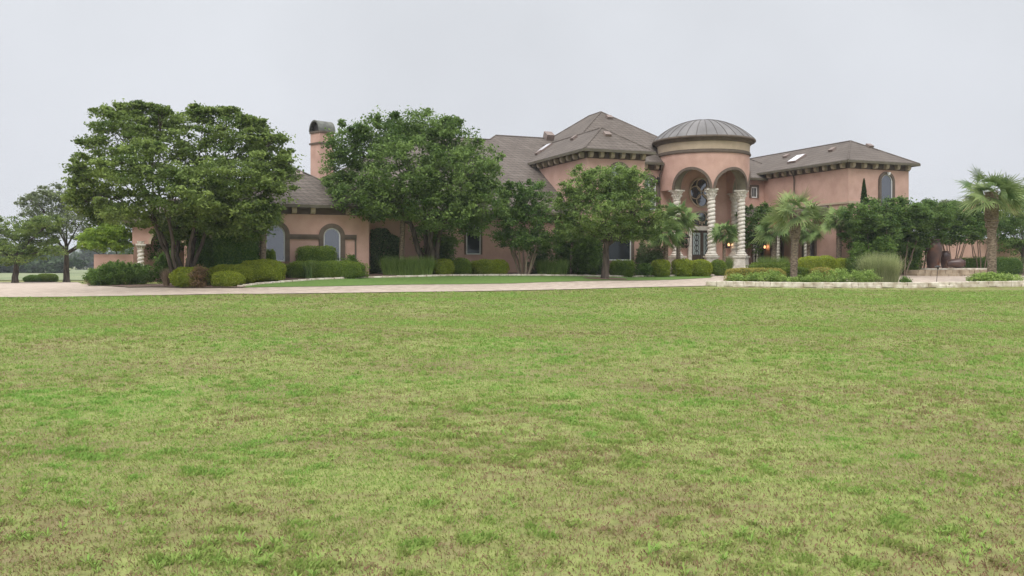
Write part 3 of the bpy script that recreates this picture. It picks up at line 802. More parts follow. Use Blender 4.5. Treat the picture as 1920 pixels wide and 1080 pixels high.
# lean-to roofs of the courtyard colonnade
mb = MB(); mb.add([(22.0,7.44,6.58),(26.7,7.44,6.58),(26.7,5.2,5.6),(22.0,5.2,5.6)], [(0,3,2,1)])
mb.add([(26.7,7.4,6.3),(26.7,-.6,6.3),(24.9,-.6,5.55),(24.9,7.4,5.55)], [(0,3,2,1)])
mb.add([(24.9,-.6,5.55),(26.7,-.6,6.3),(26.7,-.6,5.5),(24.9,-.6,5.5)], [(0,1,2,3)])
lt = mb.build('porch_roof', M['roof'], house)
g = MB(); g.box(24.82,24.92,-.65,5.2,5.40,5.56); g.box(22.0,24.82,5.12,5.22,5.45,5.61); g.box(22,26.7,5.25,7.4,5.40,5.45); g.box(24.95,26.7,-.55,7,5.35,5.39); g.build('gutter', M['gutter'], lt)
hwall([(22.0,24.9,5.26,5.5,4.4,5.39),(24.95,25.2,-.5,5.25,4.4,5.34)])
# end wall of the lower right part
hwall([(26.1,28.6,-3.9,-2.72,.1,4.6),(32.0,60.0,2.0,2.6,.1,4.0)], label='low pink garden walls beside the right wing')

# chimney
chx = MB(); cl_ = Vector((-11.3, 8.9, 0)); ang = math.radians(45)-AL
def chp(u, v, z): 
    c_, s__ = math.cos(ang), math.sin(ang); return (cl_.x+u*c_-v*s__, cl_.y+u*s__+v*c_, z)
def chbox(mb, r_, z0, z1):
    q = [(-r_,-r_),(r_,-r_),(r_,r_),(-r_,r_)]; mb.prism(q, lambda u,v,d: chp(u,v,d), z0, z1)
chbox(chx, .60, 4.5, 11.15)
ch = chx.build('chimney', M['stucco'], house); ch['label'] = 'tall square pink chimney with a half round metal cap'
t_ = MB(); chbox(t_, .68, 10.35, 10.47); chbox(t_, .66, 11.15, 11.30); t_.build('trim_band', M['trim'], ch)
cp = MB(); r_ = .66; n = 14
arc_o = [(r_*math.cos(math.pi*k/n), 11.30+.80*math.sin(math.pi*k/n)) for k in range(n+1)]
arc_i = [((r_-.08)*math.cos(math.pi*k/n), 11.30+.70*math.sin(math.pi*k/n)) for k in range(n+1)]
cp.ringp(arc_o, arc_i, lambda u,z,d: chp(d, u, z), -.70, .70, closed=False)
cp.build('chimney_cap', M['copper'], ch)
fl = MB(); fl.prism([(.58*math.cos(math.pi*k/n), 11.31+.62*math.sin(math.pi*k/n)) for k in range(n+1)], lambda u,z,d: chp(d, u, z), -.45, .5)
fl.build('flue_screen', M['black'], ch)

# rotunda ------------------------------------------------------------
RC = (17.85, 3.57); RO, RI = 3.56, 2.75
def rp(phi, r_, z): t = math.radians(phi); return (RC[0]+r_*math.sin(t), RC[1]-r_*math.cos(t), z)
PHI = [-75, -23, 35, 92]; ZS = 7.42; ZD = 10.15
def drum_bottom(phi):
    for i in range(3):
        p0, p1 = PHI[i]+2.6, PHI[i+1]-2.6
        if p0 < phi < p1:
            m_ = (p0+p1)/2; hw = (p1-p0)/2; return ZS + 1.52*math.sqrt(max(0, 1-((phi-m_)/hw)**2))
    return ZS
phs = []
for i in range(3):
    p0, p1 = PHI[i]+2.6, PHI[i+1]-2.6; m_ = (p0+p1)/2; hw = (p1-p0)/2
    phs += [m_ - hw*math.cos(math.pi*k/26) for k in range(27)]
phs += list(np.arange(98, 285, 6)) + [PHI[0]-.0, 92]; phs = sorted(set(round(p, 4) for p in phs))
mb = MB(); n = len(phs); vs = []
for p in phs:
    zb = drum_bottom(p); vs += [rp(p,RO,zb), rp(p,RO,ZD), rp(p,RI,zb), rp(p,RI,ZD)]
fs = []
for i in range(n-1): 
    a, b = 4*i, 4*i+4; fs += [(a,b,b+1,a+1), (a+2,a+3,b+3,b+2), (a,a+2,b+2,b)]
a, b = 4*(n-1), 0; fs += [(a,b,b+1,a+1), (a+2,a+3,b+3,b+2), (a,a+2,b+2,b)]
mb.add(vs, fs, True)
drum = mb.build('rotunda_drum', M['stucco'], house)
at_ = MB()      # arch trims follow the openings, standing proud of the drum
for i in range(3):
    p0, p1 = PHI[i]+2.6, PHI[i+1]-2.6; m_ = (p0+p1)/2; hw = (p1-p0)/2; N = 24
    for rr0, rr1, g0, g1 in ((RO+.09, RO-.02, -.07, .13),):
        vs = []; fs = []
        for k in range(N+1):
            t = math.pi*k/N
            for g_, r_ in ((g0, rr0), (g1, rr0), (g1, rr1), (g0, rr1)):
                ph = m_ - (hw + math.degrees(g_/RO))*math.cos(t); z = ZS + (1.52+g_)*math.sin(t); vs.append(rp(ph, r_, z))
        for k in range(N):
            for q in range(4): fs.append((4*k+q, 4*k+(q+1) % 4, 4*k+4+(q+1) % 4, 4*k+4+q))
        at_.add(vs, fs, False)
at_.build('arch_trim', M['trim'], drum)
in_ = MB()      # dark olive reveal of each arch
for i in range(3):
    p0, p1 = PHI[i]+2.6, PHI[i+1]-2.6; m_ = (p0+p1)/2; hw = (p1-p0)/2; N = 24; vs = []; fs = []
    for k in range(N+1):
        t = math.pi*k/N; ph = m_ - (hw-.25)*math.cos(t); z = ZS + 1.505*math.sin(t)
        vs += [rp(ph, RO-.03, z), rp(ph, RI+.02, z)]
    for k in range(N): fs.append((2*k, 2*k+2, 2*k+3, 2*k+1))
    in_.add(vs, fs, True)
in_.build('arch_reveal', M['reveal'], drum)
ce = MB(); ce.lathe([(.01,9.6),(RI+.05,9.6)], RC[0], RC[1], 0, 40, cap=False); ce.build('ceiling', M['cream'], drum)
bd = MB(); bd.lathe([(RO+.02,ZD),(RO+.11,ZD+.03),(RO+.12,ZD+.14),(RO+.06,ZD+.18),(RO+.06,ZD+.26),(RO+.01,ZD+.28)], RC[0], RC[1], 0, 72, cap=False); bd.build('band_moulding', M['trim'], drum)
bd = MB(); bd.lathe([(RO+.0,ZD+.1),(RO+.02,ZD+.26),(RO+.05,11.05),(RO+.05,11.5)], RC[0], RC[1], 0, 72, cap=False); bd.build('cream_band', M['cream'], drum)
dm = MB(); RD = 4.0
prof = [(RO-.1,11.02),(RO+.12,11.03),(RO+.2,11.12),(RD-.18,11.22),(RD+.0,11.24),(RD+.06,11.32),(RD+.03,11.42)]
bd = MB(); bd.lathe(prof, RC[0], RC[1], 0, 80, cap=False); bd.build('dome_cornice', M['trim'], drum)
DH = 1.72; RS = ((RD+.02)**2+DH**2)/(2*DH)
prof = [(r_, 11.40 + math.sqrt(max(0, RS*RS-r_*r_)) - (RS-DH)) for r_ in [(RD+.02)*math.cos(t*math.pi/2) for t in np.linspace(0, .985, 18)]]
dm.lathe(prof, RC[0], RC[1], 0, 80); dome = dm.build('dome', M['metal_dome'], house); dome['label'] = 'shallow grey metal dome with raised seams'
sm = MB()
for k in range(32):
    th = 2*math.pi*(k+.3)/32; sm.tube([(RC[0]+r_*math.cos(th), RC[1]+r_*math.sin(th), z+.012) for r_, z in prof], .026, 5)
sm.build('seams', M['seam'], dome)

# twisted columns
def twist_shaft(r0, z0, z1, pitch, hand=1):
    nz = int((z1-z0)/.028); seg = 24; vs = []; fs = []
    for i in range(nz+1):
        z = z0 + (z1-z0)*i/nz
        for k in range(seg):
            th = 2*math.pi*k/seg; q = abs(math.sin(math.pi*(z/pitch - hand*th/(2*math.pi)) ))
            r_ = r0*(.74 + .30*q**.6); vs.append((r_*math.cos(th), r_*math.sin(th), z))
    for i in range(nz):
        for k in range(seg):
            k2 = (k+1) % seg; fs.append((i*seg+k, i*seg+k2, (i+1)*seg+k2, (i+1)*seg+k))
    return vs, fs
def make_column(ztop, zbase, r0=.30, pitch=.30, cap=.75, ped=1.05):
    """returns the column object (shaft) with capital, base, pedestal as children"""
    zs0 = zbase+ped+.35; zs1 = ztop-cap
    mb = MB(); v, f = twist_shaft(r0, zs0, zs1, pitch); mb.add(v, f, True); c = mb.build('twisted_column', M['stone'], house)
    k = MB(); s = r0/.3
    k.lathe([(.24*s,0),(.30*s,.03),(.24*s,.08),(.25*s,.3),(.36*s,.5),(.46*s,.66)], 0, 0, zs1-.03, 24)
    nleaf = 10
    for row, (zz_, rr_) in enumerate(((.08,.26),(.32,.30))):
        for q in range(nleaf):
            th = 2*math.pi*(q+.5*row)/nleaf; d_ = np.array([math.cos(th), math.sin(th), 0])
            p0 = d_*rr_*s+np.array([0,0,zs1+zz_]); k.tube([p0, p0+d_*.03+np.array([0,0,.14]), p0+d_*.13*s+np.array([0,0,.25]), p0+d_*.19*s+np.array([0,0,.20])], [.055*s,.06*s,.045*s,.02], 5)
    k.box(-.44*s,.44*s,-.44*s,.44*s,ztop-.11,ztop-.002)
    k.build('capital', M['stone'], c)
    k = MB(); k.lathe([(.46*s,0),(.50*s,.06),(.46*s,.12),(.38*s,.16),(.40*s,.22),(.34*s,.28),(.28*s,.38)], 0, 0, zbase+ped, 28); k.build('column_base', M['stone'], c)
    if ped > .2:
        k = MB(); k.box(-.52*s,.52*s,-.52*s,.52*s,zbase,zbase+.16); k.box(-.45*s,.45*s,-.45*s,.45*s,zbase+.16,zbase+ped-.12); k.box(-.54*s,.54*s,-.54*s,.54*s,zbase+ped-.12,zbase+ped)
        k.box(-.32*s,.32*s,-.475*s,.475*s,zbase+.3,zbase+ped-.26); k.box(-.475*s,.475*s,-.32*s,.32*s,zbase+.3,zbase+ped-.26)
        k.build('pedestal', M['stone'], c)
    return c
def copy_tree(o, parent=None):
    c = o.copy(); col.objects.link(c); c.parent = parent
    for ch_ in list(o.children): copy_tree(ch_, c)
    return c
c0 = make_column(ZS, 1.27)
for i, p in enumerate(PHI):
    c = c0 if i == 0 else copy_tree(c0, house)
    q = rp(p, 3.08, 0); c.location = q; c.rotation_euler = (0, 0, math.radians(p))
# lower colonnade columns
cL = make_column(4.45, 1.2, r0=.22, pitch=.26, cap=.45, ped=.5)
for i, px in enumerate((1416, 1461)):
    c = cL if i == 0 else copy_tree(cL, house); c.location = (a_of(px, 5.38), 5.38, 0)
c = copy_tree(cL, house); c.location = (25.08, 3.6, 0)
c = copy_tree(cL, house); c.location = (25.08, .0, 0)
# porch floor and steps
mb = MB(); mb.lathe([(4.5,.6),(4.5,1.10),(4.3,1.10),(4.3,1.27)], RC[0], RC[1], 0, 60); mb.build('porch_floor', M['flag'], house)

# entrance door
AD = 18.1; f = fnf(AD, 4.2, 0)
s = MB(); s.prism([(-1.32,1.27),(-1.0,1.27),(-1.0,4.4),(-1.32,4.4)], f, 0, .16); s.prism([(1.0,1.27),(1.32,1.27),(1.32,4.4),(1.0,4.4)], f, 0, .16)
s.prism([(-1.38,4.4),(1.38,4.4),(1.38,4.72),(-1.38,4.72)], f, 0, .20)
ds = s.build('door_surround', M['stone'], house)
M['door_wood'] = surf('door_wood', (.045,.030,.022), (.085,.058,.042), 5, .5, stretch=(4,4,.6))
M['door_glass'] = glass_mat('door_glass', (.45,.52,.52), .2, .5)
for sg in (-1, 1):
    c_ = .5*sg; m = MB()
    m.prism([(c_-.49,1.28),(c_+.49,1.28),(c_+.49,4.39),(c_-.49,4.39)], f, .01, .06)
    m.prism([(c_-.36,1.45),(c_+.36,1.45),(c_+.36,2.25),(c_-.36,2.25)], f, .06, .09)
    dr = m.build('door', M['door_wood'], house)
    g_ = MB(); g_.prism([(c_-.34,2.45),(c_+.34,2.45),(c_+.34,4.2),(c_-.34,4.2)], f, .06, .075); g_.build('pane', M['door_glass'], dr)
    k = MB()
    for i in range(4):
        z = 2.65+.42*i
        for s2 in (-1, 1):
            pts = [f(c_+s2*(.02+.28*t*math.cos(t*4.4)), z+.30*t*math.sin(t*4.4), .09) for t in np.linspace(.15, 1, 12)]
            k.tube(pts, .022, 5)
    k.tube([f(c_,2.45,.09), f(c_,4.2,.09)], .02, 5); k.build('iron_scrollwork', M['black'], dr)
    h_ = MB(); h_.tube([f(sg*.07,2.2,.13), f(sg*.07,2.7,.13)], .022, 6); h_.build('handle', M['copper'], dr)
# round and half round windows with ring tracery
def ringpts(cx, cz, r_, t0=0, t1=2*math.pi, n=32, d=.09): return [f(cx+r_*math.cos(t), cz+r_*math.sin(t), d) for t in np.linspace(t0, t1, n)]
k = MB(); R_ = 1.22; cz = 7.42
k.ringp([(R_*math.cos(t), cz+R_*math.sin(t)) for t in np.linspace(0, 2*math.pi, 41)[:-1]], [((R_-.11)*math.cos(t), cz+(R_-.11)*math.sin(t)) for t in np.linspace(0, 2*math.pi, 41)[:-1]], f, 0, .12)
for q in range(4): k.tube(ringpts(.62*math.cos(q*math.pi/2), cz+.62*math.sin(q*math.pi/2), .50), .045, 6, cap=False)
rw = k.build('window', M['cream'], house); rw['label'] = 'round window with ring tracery above the entrance'
g_ = MB(); g_.prism([((R_-.05)*math.cos(t), cz+(R_-.05)*math.sin(t)) for t in np.linspace(0, 2*math.pi, 41)[:-1]], f, .01, .03); g_.build('pane', M['glass'], rw)
k = MB(); cz = 4.78; ts = np.linspace(0, math.pi, 25)
k.ringp([(R_*math.cos(t), cz+R_*math.sin(t)) for t in ts], [((R_-.1)*math.cos(t), cz+(R_-.1)*math.sin(t)) for t in ts], f, 0, .12, closed=False)
k.tube(ringpts(0, cz+.66, .40), .04, 6, cap=False); k.tube(ringpts(-.62, cz+.12, .42, 0, math.pi*.95), .04, 6); k.tube(ringpts(.62, cz+.12, .42, .05*math.pi, math.pi), .04, 6); k.tube([f(0,cz-.02,.09), f(0,cz+.28,.09)], .04, 6)
rw = k.build('window', M['cream'], house); rw['label'] = 'half round fanlight over the front door'
g_ = MB(); g_.prism([((R_-.05)*math.cos(t), cz+(R_-.05)*math.sin(t)) for t in ts], f, .01, .03); g_.build('pane', M['glass'], rw)

# wall lanterns
def sconce(a, b, z, lit, s=1.0):
    k = MB(); k.box(a-.07*s, a+.07*s, b-.05, b, z-.25*s, z+.25*s)
    k.tube([(a,b-.03,z+.2*s),(a,b-.16*s,z+.34*s),(a,b-.26*s,z+.28*s)], .018*s, 6)
    for q in range(4):
        th = math.pi/4+q*math.pi/2; k.tube([(a+.10*s*math.cos(th), b-.26*s+.10*s*math.sin(th), z-.16*s), (a+.13*s*math.cos(th), b-.26*s+.13*s*math.sin(th), z+.14*s)], .012*s, 4)
    k.lathe([(.14*s,0),(.16*s,.02*s),(.10*s,.1*s),(.02,.17*s)], a, b-.26*s, z+.13*s, 10); k.lathe([(.02,-.1*s),(.11*s,0),(.11*s,.02*s)], a, b-.26*s, z-.18*s, 10)
    o = k.build('wall_lantern', M['black'], house)
    g_ = MB(); g_.lathe([(.03*s,0),(.06*s,.06*s),(.055*s,.16*s),(.02*s,.22*s)], a, b-.26*s, z-.12*s, 10); g_.build('bulb', M['flame'] if lit else M['glass_dark'], o)
    if lit:
        o['label'] = 'lit wall lantern'
        ld = bpy.data.lights.new('lantern_light', 'POINT'); ld.energy = 2.5; ld.color = (1,.6,.3); ld.shadow_soft_size = .06
        lo = bpy.data.objects.new('lantern_light', ld); col.objects.link(lo); lo.parent = o; lo.location = (a, b-.5*s, z)
sconce(a_of(1360,4.2)+.1, 4.2, 3.3, True, 1.2); sconce(a_of(1280,4.2), 4.2, 3.5, False, 2.0)
sconce(a_of(1231,4.2), 4.2, 8.2, False, 1.0); sconce(a_of(1435,7.45)-.3, 7.45, 3.2, True, 1.1)
# downpipes
k = MB(); k.tube([(14.16,3.62,Z2-.15),(14.16,3.75,Z2-.5),(14.16,4.08,Z2-.9),(14.16,4.1,1.2)], .065, 8); k.build('downpipe', M['trim'], house)
k = MB(); k.tube([(26.3,3.4,Z2-.2),(26.6,3.4,Z2-.6),(26.66,3.4,Z2-.9),(26.66,3.4,6.4)], .06, 8); k.build('downpipe', M['trim'], house)
# security light on the wing
k = MB(); k.box(a_of(1667,-3)-.08,a_of(1667,-3)+.08,-3.1,-2.9,8.75,8.85); k.lathe([(.02,0),(.09,.03),(.09,.12),(.03,.16)], a_of(1667,-3), -3.0, 8.62, 10); k.build('security_light', M['white'], house)

# skylights and roof vents: dropped on their slopes where the photograph shows them
def hit(px, py, p0, nrm):
    o = loc_of((0,0,CAMZ)); e = loc_of(P(px, py, 100)); d_ = e - o
    t = (Vector(p0)-o).dot(nrm)/d_.dot(nrm); return o + d_*t
def on_slope(px, py, p0, up, w_, l_, h_, name, mat, label=None, topmat=None):
    """up: horizontal uphill direction and pitch"""
    ux, uy, pt = up; nrm = Vector((-ux*pt, -uy*pt, 1)).normalized(); c_ = hit(px, py, p0, nrm)
    U = Vector((ux, uy, pt)).normalized(); R = U.cross(nrm)
    m = MB(); m.prism([(-w_/2,-l_/2),(w_/2,-l_/2),(w_/2,l_/2),(-w_/2,l_/2)], lambda a,b,d: tuple(c_+R*a+U*b+nrm*d), -.02, h_)
    o = m.build(name, M[mat], house)
    if label: o['label'] = label
    if topmat:
        m = MB(); m.prism([(-w_/2+.07,-l_/2+.07),(w_/2-.07,-l_/2+.07),(w_/2-.07,l_/2-.07),(-w_/2+.07,l_/2-.07)], lambda a,b,d: tuple(c_+R*a+U*b+nrm*d), h_, h_+.03); m.build('pane', M[topmat], o)
M['vent'] = surf('vent_metal', (.20,.155,.135), (.27,.21,.185), 3, .6)
M['skyglass'] = surf('skylight_dome', (.72,.72,.76), (.80,.80,.84), 1, .15, spec=.6)
Gl = ((26.19,0,Z2), (1,0,PIT)); Gf = ((30,-3.26,Z2), (0,1,PIT)); Dl = ((4.6,0,Z2), (1,0,.7)); Df = ((7,-1.75,Z2), (0,1,.7)); Ef = ((10,3.65,Z2), (0,1,.7)); El = ((5.35,8,Z2), (1,0,.7))
on_slope(1494,299,*Gl,1.1,1.3,.14,'skylight','vent','pale skylight on the right wing roof','skyglass')
on_slope(1022,279,*Dl,.9,1.1,.14,'skylight','vent','skylight low on the left slope of the front bay','skyglass')
for q in ((1475,294,Gl),(1561,282,Gl),(1630,275,Gf),(1142,221,Ef),(1138,253,Df),(1077,260,Dl),(1010,288,Dl)):
    on_slope(q[0],q[1],*q[2],.5,.45,.18,'roof_vent','vent')
on_slope(1028,260,(0,.65,Z1),(0,1,PIT),.7,.8,.5,'roof_vent','vent')
on_slope(561,328,(-15,-1.34,Z1),(0,1,PIT),.4,.4,.15,'roof_vent','vent')

# left arcade wing behind the elm
def wpt(px, Y, z): p = at(px, Y); return loc_of((p.x, p.y, z))
def fa(u, v, d):
    q = wpt(200, 60, 0); return (q.x+u, q.y-d, v)
x0 = wpt(200,60,0)
# arcade panel from px 250 to about 345 with a round arch
mb = MB(); aw0 = wpt(251,60,0).x; 
bA = 9.0
aA = a_of(251, bA); aB = a_of(345, bA)
hwall([(aA-.1,aA+.9,bA,bA+.45,3.05,4.45)])
ac = aA+.9+1.15; N = 16
mb.ringp([(ac-1.15,4.45)]+[(ac-1.15*math.cos(math.pi*k/N), 4.45) for k in range(1,N)]+[(ac+1.15,4.45)],
         [(ac-1.15*math.cos(math.pi*k/N), 3.05+1.15*math.sin(math.pi*k/N)*.98) for k in range(N+1)], lambda u,v,d: (u,bA+d,v), 0, .45, closed=False)
mb.build('arcade_arch', M['stucco'], house)
tr_ = MB(); tr_.ringp([(ac-1.15*math.cos(math.pi*k/N), 3.05+1.15*math.sin(math.pi*k/N)) for k in range(N+1)], [(ac-1.0*math.cos(math.pi*k/N), 3.05+1.0*math.sin(math.pi*k/N)) for k in range(N+1)], lambda u,v,d: (u,bA+d,v), -.05, .46, closed=False); tr_.build('arch_trim', M['cream'], house)
hwall([(ac+1.15,-19.1,bA,bA+.45,.1,4.45),(aA-.1,-19.1,bA+4,bA+4.4,.1,4.45)])
c = copy_tree(cL, house); c.location = (aA+.42, bA+.22, -1.38)
hip('roof', aA-.6, -18.2, bA-.5, bA+6.5, 4.6, .5, ridge='a', label='low roof over the left arcade')
hwall([(a_of(176,9.5),a_of(250,9.5),9.5,9.9,-.2,2.35)], label='low pink garden wall at the far left')

# ------------------------------------------------------------------ stone edging, walls
def stones(name, label, pxs, yfn, h_, d_, courses=1, cat='stone edging', sl=.42, seed=3, mat='flag', z0=None):
    r = np.random.RandomState(seed); mb = MB()
    pts = [((p-960)/F*float(yfn(p)), float(yfn(p))) for p in pxs]
    cum = [0]
    for a, b in zip(pts, pts[1:]): cum.append(cum[-1]+math.hypot(b[0]-a[0], b[1]-a[1]))
    def pos(s): 
        x = np.interp(s, cum, [p[0] for p in pts]); y = np.interp(s, cum, [p[1] for p in pts]); return x, y
    for cidx in range(courses):
        s = -r.rand()*.2; hh = h_/courses
        while s < cum[-1]:
            l = sl*(.6+.8*r.rand()); xa, ya = pos(max(0, s)); xb, yb_ = pos(min(cum[-1], s+l-.035)); s += l
            L_ = math.hypot(xb-xa, yb_-ya)
            if L_ < .05: continue
            tx, ty = (xb-xa)/L_, (yb_-ya)/L_; nx_, ny_ = -ty, tx
            zb = (z0 if z0 is not None else min(G(xa, ya), G(xb, yb_))) + cidx*hh; zt = zb+hh*(.9+.1*r.rand()) - .008; j = lambda: (r.rand()-.5)*.035
            f0 = (r.rand()-.5)*.09
            q = [(xa+nx_*f0, ya+ny_*f0), (xb+nx_*f0, yb_+ny_*f0), (xb+nx_*d_, yb_+ny_*d_), (xa+nx_*d_, ya+ny_*d_)]
            b_ = .02
            v = [(x+j()*.3, y+j()*.3, zb-.12) for x, y in q] + [(x+j()*.4, y+j()*.4, zt-b_) for x, y in q]
            cx_, cy_ = sum(x for x, _ in q)/4, sum(y for _, y in q)/4
            v += [(x+(cx_-x)*.10, y+(cy_-y)*.12, zt+j()*.2) for x, y in q]
            mb.add(v, [(0,3,2,1),(0,1,5,4),(1,2,6,5),(2,3,7,6),(3,0,4,7),(4,5,9,8),(5,6,10,9),(6,7,11,10),(7,4,8,11),(8,9,10,11)])
    o = mb.build(name, M[mat], None); return tag(o, label, cat)
M['lime'] = surf('limestone', (.40,.33,.24), (.84,.78,.68), 2.4, .85, 6, .4, 25, lo=.3, hi=.7)
stones('stone_edging', 'pale limestone edging between the long green lawn strip and the planting bed', np.arange(452,1342,8), lambda p: float(YC(p))+.02, .17, .3, mat='lime')
stones('retaining_wall', 'low pale limestone retaining wall below the island bed and driveway on the right', np.concatenate([np.arange(1325,2200,10)]), pw([(1325,51.35),(1360,51.3),(1500,51.1),(1700,51.35),(2200,52.2)]), .34, .4, 2, 'retaining wall', .5, 5, 'lime')
M['rubble'] = surf('fountain_stone', (.24,.18,.12), (.46,.38,.28), 2, .85, 6, .5, 20, lo=.3, hi=.7)
fo = stones('fountain_basin', 'low rubble stone fountain basin carrying the brown urns', np.arange(1694,1864,8), pw([(1694,66.5),(1720,65.6),(1790,65.3),(1864,66.3)]), .50, .4, 2, 'fountain basin', .45, 9, 'rubble', z0=.78)
k = MB(); bc = at(1778, 68.2); 
k.lathe([(3.2,-.3),(3.2,.48),(3.25,.50),(3.25,.60),(2.9,.60)], 0, 0, 0, 48)
# elongated basin body with cap
ob = k.build('basin_cap', M['lime'], None); ob.parent = fo; ob.location = (bc.x, bc.y+.6, .78); ob.scale = (1,.9,1)

# urns
def urn(label, px, Y, prof, z, rotx=0, ang=0):
    mb = MB(); mb.lathe(prof, 0, 0, 0, 36, cap=True); o = mb.build('urn', M['urn'], None)
    p = at(px, Y); o.location = (p.x, p.y, z); o.rotation_euler = (rotx, 0, ang); return tag(o, label, 'urn')
pr = [(.36,0),(.40,.04),(.50,.55),(.60,1.1),(.645,1.5),(.62,1.78),(.50,1.98),(.43,2.05),(.42,2.10),(.50,2.14),(.51,2.20),(.45,2.22),(.38,2.15),(.36,2.0),(.50,1.7)]
urn('tallest glazed brown urn standing on the stone fountain basin', 1750, 67.2, pr, 1.38)
urn('middle sized brown urn standing behind the fallen one', 1772, 68.0, [(r_*.62, h_*.60) for r_, h_ in pr], 1.38)
urn('dark urn lying on its side on the fountain basin', 1774, 66.8, [(r_*.60, h_*.58) for r_, h_ in pr], 1.38+.37, math.radians(90), math.radians(75))
# path light on a thin stake
b = at(1757, 53); k = empty('path_light', b); tag(k, 'dark mushroom path light on a thin leaning stake by the stone wall', 'path light')
m = MB(); m.tube([(-.05,0,-.1),(.0,0,.5),(.05,0,.98)], .016, 6); m.build('stake', M['black'], k)
m = MB(); m.lathe([(.04,-.12),(.07,-.02),(.19,.0),(.20,.02),(.10,.09),(.02,.12)], .05, 0, 1.03, 16); m.build('lamp_head', M['black'], k)
# little spotlights
def spot(label, px, Y, s=1.0, white=False):
    b = at(px, Y); k = empty('spotlight', b); tag(k, label, 'spotlight')
    m = MB(); m.tube([(0,0,-.05),(0,0,.16*s)], .015, 6); m.build('stake', M['black'], k)
    m = MB(); m.tube([(0,.06*s,.14*s),(0,-.02,.2*s),(.0,-.10*s,.27*s)], [.05*s,.07*s,.09*s], 10); m.build('lamp_head', M['white'] if white else M['black'], k)
spot('small white spotlight beside the tall stone pedestal', 1370, 64.5, 1.3, True)
spot('small white spotlight between palm and bright hedge', 1511, 57.5, 1.3, True)
spot('dark square spotlight in the ground cover by the right palm', 1889, 54.3, 1.7)
# dark rock-like landscape lamp by the pedestal
b = at(1398, 65.0); m = MB(); m.lathe([(.42,0),(.5,.12),(.40,.28),(.18,.36),(.02,.38)], 0, 0, 0, 14)
o = m.build('boulder', surf('grey_stone', (.07,.075,.07), (.15,.15,.14), 5, .9, 5, .5), None); o.location = b; o.scale = (1, .7, .8); tag(o, 'dark grey boulder at the foot of the stone pedestal', 'boulder')

# ------------------------------------------------------------------ trees
T1 = [wl(230,250,52,42,49.5,-1),wl(200,322,58,42,49.5,0),wl(180,385,42,34,49.5,1),wl(292,238,58,38,49.5,1.5),wl(268,315,68,48,49.5,-2.5),wl(255,392,62,34,49.5,-1),wl(335,290,48,44,49.5,0),
      wl(350,365,70,48,49.5,-2.5),wl(432,262,52,42,49.5,0),wl(440,325,68,48,49.5,-1.5),wl(435,392,74,38,49.5,-1),wl(500,300,42,42,49.5,1),wl(505,360,42,44,49.5,-.5),wl(478,248,28,22,49.5,1.5),
      wl(198,214,26,11,49.5,0),wl(240,204,22,10,49.5,0),wl(392,222,32,18,49.5,.5),wl(428,212,14,12,49.5,.5),wl(150,345,16,10,49.5,0),wl(160,362,30,26,49.5,.5),wl(350,440,50,16,49.5,1.6),wl(450,432,46,20,49.5,-.5),wl(268,202,16,9,49.5),wl(300,212,16,10,49.5),wl(372,208,16,10,49.5),wl(462,226,14,9,49.5),wl(515,262,16,10,49.5),wl(538,305,14,12,49.5),wl(148,325,16,8,49.5),wl(172,268,18,9,49.5),wl(142,372,10,8,49.5),wl(335,420,44,22,49.5,1.5),wl(385,345,60,50,49.5,1),wl(520,330,32,30,49.5,.5),wl(470,410,50,22,49.5,.8),wl(385,415,50,26,49.5,-.6),wl(205,402,40,18,49.5,1.5)]
tree('broad spreading multi trunked tree with a ragged windblown crown left of the chimney', 342, 49.5, T1, M['f_elm'], M['bark'], 7, 11, clump=.52, dens=1.35, leaf=.092, leaf_n=66, trad=.22, flatten=.42, fill=.42, fork=.30, spread=.6, twigs=1.2)
T2 = [wl(662,272,46,42,55.5),wl(640,322,38,38,55.5,.5),wl(668,362,48,38,55.5,-1),wl(722,252,56,38,55.5,0),wl(792,240,58,30,55.5,.5),wl(850,268,48,44,55.5,0),wl(765,312,80,58,55.5,-2),
      wl(850,335,66,56,55.5,-1.5),wl(895,318,42,48,55.5,.5),wl(903,378,40,44,55.5,-1),wl(835,395,60,36,55.5,-1.5),wl(742,375,70,34,55.5,-1.5),wl(690,392,40,20,55.5,0),wl(884,424,26,20,55.5,0),wl(820,435,40,30,55.5,1.5)]
tree('dense rounded evergreen oak right of the chimney hiding the big roof', 806, 56, T2, M['f_oak'], M['bark'], 4, 12, clump=.50, dens=1.15, leaf=.095, leaf_n=66, trad=.36, flatten=.7, fill=.3, spread=.45)
T3 = [wl(968,382,34,38,58),wl(1000,372,34,34,58,.5),wl(952,425,32,34,58,-.3),wl(1008,420,36,38,58,-.6),wl(985,452,48,20,58,0),wl(1035,455,26,24,58,.3),wl(945,358,16,20,58,0)]
tree('crape myrtle with many slim pale stems beside the arched window', 983, 58.3, T3, M['f_myrtle'], M['bark_pale'], 9, 13, clump=.36, dens=1.1, leaf=.08, leaf_n=48, trad=.11, flatten=.55, spread=.95, fork=.55)
T4 = [wl(1100,350,44,38,56.5),wl(1142,340,44,30,56.5,.4),wl(1182,352,42,36,56.5),wl(1072,388,32,32,56.5),wl(1130,398,60,38,56.5,-1),wl(1192,395,46,38,56.5,-.4),wl(1218,418,26,28,56.5),wl(1076,428,34,22,56.5),wl(1150,432,56,20,56.5,0),wl(1195,442,34,14,56.5,.3)]
tree('small round oak standing alone in the mown lawn strip', 1134, 56.6, T4, M['f_young'], M['bark'], 1, 14, clump=.34, dens=1.05, leaf=.072, leaf_n=52, trad=.25, flatten=.7, fork=.42)
